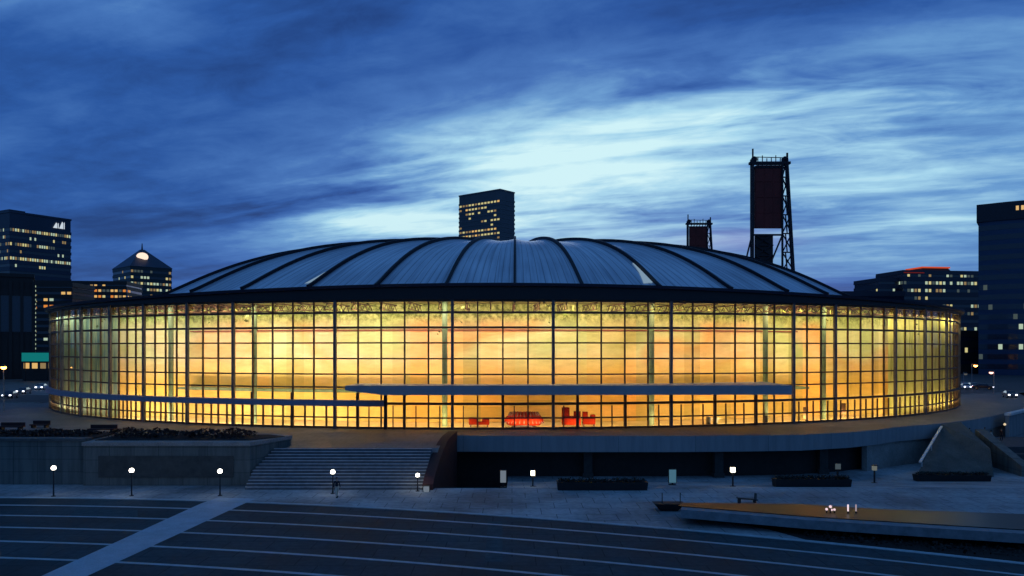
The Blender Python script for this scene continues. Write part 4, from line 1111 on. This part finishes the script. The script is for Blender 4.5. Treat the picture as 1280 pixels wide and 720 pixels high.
# tower behind the dome
office('office_tower', 'dark square tower with rows of yellow windows rising behind the dome', (-48.3, 731), (-10.5, 700), 20, 153.2, 35, 13, M['greytower'], [.9, .6, .7, .45, .4, .3, .95, .95, .7, 1, 1, 1, .6, .5], seed=33, palette=[(M['winyel'], 6), (M['winwarm'], 1)], top=9, litside=.0)
# right hotel in stepped blocks
hm = mat('purple_grey_cladding', (.05, .05, .075), .7, var=.2, scale=.05)
hp_ = [(M['wincool'], 4), (M['windim'], 6), (M['winyel'], 2)]
X = lambda px, D: (px - 640) / 1000 * D
office('hotel_block', 'low stepped purple-grey block just right of the dome', (X(1100, 450), 450), (X(1129, 450), 452), 25, 13.4 + 86 * .45, 11, 7, hm, [.05, .15, .3, .15], seed=41, palette=hp_, cat='hotel')
o, w, H = office('hotel_block', 'long purple-grey hotel with red glowing crown left of the far right tower', (X(1129, 448), 448), (X(1226, 455), 455), 25, 13.4 + 95 * .45, 12, 22, hm, [.3, .7, .6, .6, .5, .5, .5], seed=42, palette=hp_, cat='hotel')
k = MB(); k.hexa([(13, 4, H + .26), (34, 4, H + .26), (34, 20, H + .26), (13, 20, H + .26), (15.5, 5, H + 3.2), (31.5, 5, H + 3.2), (31.5, 19, H + 3.2), (15.5, 19, H + 3.2)]); k.build('crown', M['brown'], o)
k = MB(); k.box(14.8, 32.2, 4.3, 19.6, H + 3.21, H + 4.0); k.build('crown_light', M['redcrown'], o)
k = MB(); k.box(0, 12.5, -.62, -.5, H - .3, H + .2); k.build('edge_light', emit('edge_red', (1, .1, .1), .12), o)
k = MB(); k.hexa([(33.5, 8, H + .26), (43, 8, H + .26), (43, 14, H + .26), (33.5, 14, H + .26)] + [(33.5, 8, H + .9), (43, 8, H + .9), (43, 14, H + .9), (33.5, 14, H + .9)]); k.build('plant_room', hm, o)
office('low_block', 'low dark building behind the right end of the arena', (X(1040, 380), 380), (X(1130, 380), 380), 25, 13.4 + 68 * .38, 6, 16, hm, [.05, .08], seed=43, palette=hp_)
office('low_block', 'dark street-level block between the hotel and the right tower', (X(1190, 330), 330), (X(1290, 330), 335), 25, 13.4 + 18 * .33, 3, 18, M['brown'], [.05, .12, .12], seed=44, palette=hp_)
# right tower with projecting curved crown
tw = thing('office_tower', (X(1223, 318), 318, Z0 - .1), 'tall dark blue curved tower with amber lit top windows at the right frame edge', 'building', 'buildings of the city behind the arena')
pts = [(0, 0)]; ang_ = -.85; n = 16
for i in range(n):
    a = ang_ + .085 * i; pts.append((pts[-1][0] + math.cos(a) * 3.4, pts[-1][1] + math.sin(a) * 3.4))
back = [(pts[-1][0] + 18, 26), (18, 26)]
H = 70.6 - Z0
b = MB(); b.prism(pts + back, 0, H - 7); b.build('wall', M['bluetower2'] if 0 else mat('navy_cladding', (.022, .052, .12), .4, .2, var=.15, scale=.05), tw)
b = MB(); out_ = [(-1.1, -.6)] + [(p[0] + .1, p[1] - 1.0) for p in pts[1:]] + [(back[0][0] + 1, 27), (17.2, 27)]
b.prism(out_, H - 6.98, [H + .0] * len(out_)); b.build('crown', mat('crown_dark', (.02, .022, .035), .6), tw)
r = random.Random(77)
for s in range(15):
    zt = H - 8.5 - s * 3.9; k = MB(); vv = []
    for i in range(n):
        p, q = Vector((*pts[i], 0)), Vector((*pts[i + 1], 0)); nn = Vector((q.y - p.y, -(q.x - p.x), 0)).normalized() * .08
        for (u0, u1) in ((.06, .47), (.53, .94)):
            mi = (1 if r.random() < .7 else 2) if (r.random() < (.04 if s not in (6, 8, 10, 12) else .16)) else 0
            a, b_ = p.lerp(q, u0) + nn, p.lerp(q, u1) + nn
            vv += [(a, 0), (b_, mi)]
    for a, _m in vv: k.v += [(a.x, a.y, zt - 2.0), (a.x, a.y, zt)]
    for j in range(1, len(vv)): k.f.append((2 * j - 2, 2 * j, 2 * j + 1, 2 * j - 1)); k.m.append(vv[j][1])
    k.build('window_row', [M['darkglass'], M['windim'], M['wincool']], tw)
k = MB()
for i in range(n * 2):
    u = i / 2; j = int(u); fr = u - j
    p, q = Vector((*pts[j], 0)), Vector((*pts[j + 1], 0)); a = p.lerp(q, fr + .08) + Vector((.1, -1.12, 0)); b_ = p.lerp(q, fr + .36) + Vector((.1, -1.12, 0))
    if a.x < 8.2: continue
    k.face([(a.x, a.y, H - 3.6), (b_.x, b_.y, H - 3.6), (b_.x, b_.y, H - 1.9), (a.x, a.y, H - 1.9)])
k.build('crown_window', emit('amber_top', (1, .62, .25), .75), tw)
k = MB(); k.ball((4.4, -4.6, H - 5.2), .55); k.build('beacon', emit('beacon', (1, .8, .5), 1.2), tw)

# lift-bridge towers
def lift_tower(D, pxl, pxr, py_top, py_b0, py_b1, py_base, label, wide_foot=True):
    s = D / 1000; x0, x1 = X(pxl, D), X(pxr, D); w = x1 - x0; zt = CAMZ + (HY - py_top) * s
    o = thing('bridge_tower', (x0, D, 0), label, 'bridge tower', 'lift towers of the steel bridge'); dd = w * .14
    z_b1 = CAMZ + (HY - py_b0) * s; z_b0 = CAMZ + (HY - py_b1) * s
    k = w / 48 * 1.0
    def T(z): return max(0, (zt - z)) * .045      # right legs splay
    for (side, yy) in ((0, 0), (0, dd), (1, 0), (1, dd)):
        m = MB(); xa = 0 if side == 0 else w
        top = (xa, yy, zt); bot = (xa + (T(0) * 1.3 if side else 0), yy, 2)
        m.beam(bot, top, w * (.06 if side == 0 else .05), w * .06, up=(0, 1, 0)); m.build('leg', M['lattice'], o)
    m = MB()      # outer raking chord and braces on the right
    zz = [2 + (zt - 2) * i / 11 for i in range(12)]
    for i in range(11):
        xa = w + T(zz[i]) * 1.3; xb = w + T(zz[i + 1]) * 1.3; xo_a = w * .86; xo_b = w * .86
        m.beam((xo_a, 0, zz[i]), (xb, 0, zz[i + 1]), w * .03); m.beam((xa, 0, zz[i]), (xo_b, 0, zz[i + 1]), w * .03)
        m.beam((xo_a, 0, zz[i + 1]), (xb, 0, zz[i + 1]), w * .035)
        m.beam((0, 0, zz[i]), (0, dd, zz[i + 1]), w * .03); m.beam((w * 1.0, 0, zz[i]), (w, dd, zz[i + 1]), w * .03)
    m.beam((w * .86, 0, 2), (w * .86, 0, zt), w * .05, w * .05)
    # raking feet on the left, below the counterweight
    m.beam((0, 0, z_b0 - w * .1), (-w * .30, 0, z_b0 - w * 1.35), w * .04); m.beam((-w * .30, 0, z_b0 - w * 1.35), (-w * .34, 0, 2), w * .04)
    # machinery house frame below weight
    m.beam((0, 0, z_b0 - w * .2), (w * .86, 0, z_b0 - w * .2), w * .05)
    for i in range(4):
        za = z_b0 - w * .2 - i * w * .3; m.beam((w * .08, 0, za), (w * .55, 0, za - w * .3), w * .035); m.beam((w * .55, 0, za), (w * .08, 0, za - w * .3), w * .035)
        m.beam((w * .1, 0, za - w * .3), (w * .6, 0, za - w * .3), w * .03)
    m.beam((w * .86, 0, z_b0 - w * .2), (w * .55, 0, z_b0 - w * .95), w * .04)
    m.build('bracing', M['lattice'], o)
    m = MB(); m.box(w * .08, w * .60, dd * .25, dd * .75, z_b0 - w * 1.25, z_b0 - w * .22); m.build('machine_house', M['brown'], o)
    m = MB(); m.box(w * .07, w * .84, .5, dd * .8, z_b0, z_b1)
    m.build('counterweight', M['rust'], o)
    m = MB()
    for i in range(4): xx = w * (.10 + .76 * i / 3); m.box(xx - w * .012, xx + w * .012, .3, .5, z_b0, z_b1)
    for i in range(5): z_ = z_b0 + (z_b1 - z_b0) * i / 4; m.box(w * .1, w * .86, .25, .5, z_ - w * .012, z_ + w * .012)
    m.build('counterweight_frame', M['rust'], o)
    m = MB(); m.box(-w * .08, w * 1.1, -.5, dd + .5, zt - w * .16, zt - w * .09); m.box(-w * .02, w, .2, dd * .8, zt - w * .28, zt - w * .24)
    for i in range(9): m.beam((w * i / 8, 0, zt - w * .26), (w * (i + .5) / 8, 0, zt - w * .12), w * .03)
    m.build('top_platform', M['lattice'], o)
    for xx in (.05, .95):
        m = MB(); m.tube([(w * xx, dd * .15, zt - w * .02), (w * xx, dd * .3, zt - w * .02)], w * .09, 16); m.build('sheave', M['lattice'], o)
    m = MB(); m.tube([(0, 0, zt), (0, 0, zt + w * .28)], w * .025, 6); m.tube([(w, 0, zt), (w, 0, zt + w * .16)], w * .03, 6)
    for i in range(6): m.tube([(w * (.15 + .13 * i), 0, zt - w * .1), (w * (.15 + .13 * i), 0, zt + w * (.04 + .05 * math.sin(i * 2)))], w * .015, 5)
    m.beam((w * .1, 0, zt + w * .04), (w * .9, 0, zt + w * .02), w * .02)
    m.build('mast', M['lattice'], o)
lift_tower(560, 941, 984, 198, 207, 285, 330, 'tall lift-bridge tower with rust-red counterweight rising behind the dome')
lift_tower(900, 860, 888, 276, 283, 330, 330, 'shorter more distant lift-bridge tower with rust-red counterweight behind the dome')

# ------------------------------------------------------------------ sky
world = bpy.data.worlds.new('World'); scn.world = world; world.use_nodes = True
W = world.node_tree; W.nodes.clear(); N, L = W.nodes, W.links
tc = N.new('ShaderNodeTexCoord'); sp = N.new('ShaderNodeSeparateXYZ'); L.new(tc.outputs['Generated'], sp.inputs[0])
x, y, z = sp.outputs
mm = lambda op, a, b=None, **k: math_n(N, L, op, a, b, **k)
az = mm('ARCTAN2', x, y); el = mm('ARCSINE', z)
zc = mm('ADD', mm('MAXIMUM', z, 0.0), .10)
u = mm('DIVIDE', x, zc); v = mm('DIVIDE', y, zc)
def noise(rot, sx, sy, scale, det, rough, dist=0., off=0.):
    cb = N.new('ShaderNodeCombineXYZ'); L.new(u, cb.inputs[0]); L.new(v, cb.inputs[1]); cb.inputs[2].default_value = off
    mp = N.new('ShaderNodeMapping'); mp.inputs['Rotation'].default_value = (0, 0, rot); L.new(cb.outputs[0], mp.inputs[0])
    mp2 = N.new('ShaderNodeMapping'); mp2.inputs['Scale'].default_value = (sx, sy, 1); L.new(mp.outputs[0], mp2.inputs[0])
    no = N.new('ShaderNodeTexNoise'); no.inputs['Scale'].default_value = scale; no.inputs['Detail'].default_value = det
    no.inputs['Roughness'].default_value = rough; no.inputs['Distortion'].default_value = dist
    L.new(mp2.outputs[0], no.inputs['Vector']); return no.outputs['Fac']
n1 = noise(R(26), .34, 1.15, .85, 8, .58, .6, 5.1)      # long streaks
n2 = noise(R(18), 1.1, 2.4, 1.6, 9, .58, .9, 7.7)        # finer wisps
n3 = noise(R(30), .55, .8, .8, 6, .55, .3, 2.3)          # large masses
n4 = noise(R(20), .20, 1.2, 1.5, 6, .5, 1.2, 9.4)
n5 = noise(R(30), 1.2, 1.5, 3.2, 8, .66, .4, 4.4)       # curdled texture
def gauss(a, c, w): d = mm('DIVIDE', mm('SUBTRACT', a, c), w); return mm('EXPONENT', mm('MULTIPLY', mm('MULTIPLY', d, d), -1))
sa = mm('MULTIPLY', mm('MAXIMUM', mm('MINIMUM', az, .30), -.5), .20)
elc = mm('SUBTRACT', el, mm('ADD', sa, mm('MULTIPLY', az, .03)))
gl = mm('MULTIPLY', gauss(az, .02, .23), gauss(elc, .222, .062))
gr = mm('MULTIPLY', gauss(az, .34, .34), gauss(elc, .195, .065))
gn = mm('MULTIPLY', gauss(az, -.12, .16), gauss(el, .152, .018))
gb = mm('MULTIPLY', gauss(az, .40, .38), gauss(el, .150, .060))
gt = mm('MULTIPLY', gauss(az, -.52, .16), gauss(el, .40, .06))
g = mm('ADD', mm('ADD', mm('MULTIPLY', gl, 1.12), mm('MULTIPLY', gr, .72)), mm('ADD', mm('MULTIPLY', gn, .75), mm('ADD', mm('MULTIPLY', gb, .40), mm('MULTIPLY', gt, .22))))
w = lambda n_, k_: mm('MULTIPLY', mm('SUBTRACT', n_, .5), k_)
st = mm('ADD', mm('ADD', w(n1, 2.6), w(n2, 1.3)), mm('ADD', w(n4, 1.8), w(n3, 1.6)))
f = mm('ADD', g, mm('MULTIPLY', st, mm('ADD', mm('MULTIPLY', mm('MINIMUM', g, .6), 1.0), .12)))
f = mm('ADD', f, mm('ADD', w(n3, .75), w(n5, .26)))
tp = mm('MULTIPLY', mm('MAXIMUM', mm('SUBTRACT', elc, .30), 0), -.5)
f = mm('ADD', mm('ADD', f, tp), .14, clamp=True)
sky = ramp(N, f, L, [(0, srgb(26, 58, 118)), (.13, srgb(40, 84, 156)), (.30, srgb(66, 112, 180)), (.50, srgb(104, 154, 205)), (.78, srgb(165, 212, 234)), (1, srgb(205, 240, 245))])
# a faint lilac near the horizon
hz = gauss(el, .02, .09)
sky = mixc(N, L, mm('MULTIPLY', hz, .35), sky, srgb(60, 108, 184))
away = mm('SMOOTH_MIN', 1.0, 1.0) if False else ramp(N, mm('DIVIDE', mm('ABSOLUTE', az), math.pi), L, [(.24, (0, 0, 0)), (.42, (1, 1, 1))])
high = ramp(N, el, L, [(.42, (0, 0, 0)), (.62, (1, 1, 1))])
aw = mm('MAXIMUM', away, high)
sky = mixc(N, L, mm('MULTIPLY', aw, .8), sky, srgb(60, 104, 156))
pk = mm('MULTIPLY', gauss(az, .27, .07), gauss(el, .130, .012))
sky = mixc(N, L, mm('MULTIPLY', pk, .35), sky, srgb(165, 160, 205))
ns = N.new('ShaderNodeTexSky'); ns.sky_type = 'NISHITA'; ns.sun_disc = False; ns.sun_elevation = R(1.0); ns.sun_rotation = R(5); ns.altitude = 50; ns.ozone_density = 4
b1 = N.new('ShaderNodeBackground'); L.new(sky, b1.inputs[0]); b1.inputs[1].default_value = 1.0
b2 = N.new('ShaderNodeBackground'); L.new(ns.outputs[0], b2.inputs[0]); b2.inputs[1].default_value = .02
ad = N.new('ShaderNodeAddShader'); L.new(b1.outputs[0], ad.inputs[0]); L.new(b2.outputs[0], ad.inputs[1])
wo = N.new('ShaderNodeOutputWorld'); L.new(ad.outputs[0], wo.inputs[0])
sun = bpy.data.lights.new('dusk_glow_sun', 'SUN'); sun.energy = .12; sun.angle = R(20); sun.color = (.75, .88, 1)
so = bpy.data.objects.new('dusk_glow_sun', sun); col.objects.link(so)
so.rotation_euler = Vector((-math.sin(R(5)), -math.cos(R(5)), -math.sin(R(13)))).to_track_quat('-Z', 'Y').to_euler()

# ------------------------------------------------------------------ camera, view
cam = bpy.data.cameras.new('camera'); co = bpy.data.objects.new('camera', cam); col.objects.link(co); scn.camera = co
co.location = (0, 0, CAMZ); co.rotation_euler = (R(90), 0, 0)
cam.sensor_width = 36; cam.lens = 36 * 1000 / 1280; cam.shift_y = (HY - 360) / 1280; cam.clip_end = 12000; cam.clip_start = .5
scn.render.engine = 'CYCLES'
scn.view_settings.view_transform = 'Standard'; scn.view_settings.look = 'None'; scn.view_settings.gamma = 1; scn.view_settings.exposure = 0
scn.view_settings.use_curve_mapping = False
c = scn.cycles; c.max_bounces = 6; c.diffuse_bounces = 3; c.glossy_bounces = 3; c.transparent_max_bounces = 12; c.use_denoising = True; c.sample_clamp_indirect = 6
c.caustics_reflective = False; c.caustics_refractive = False
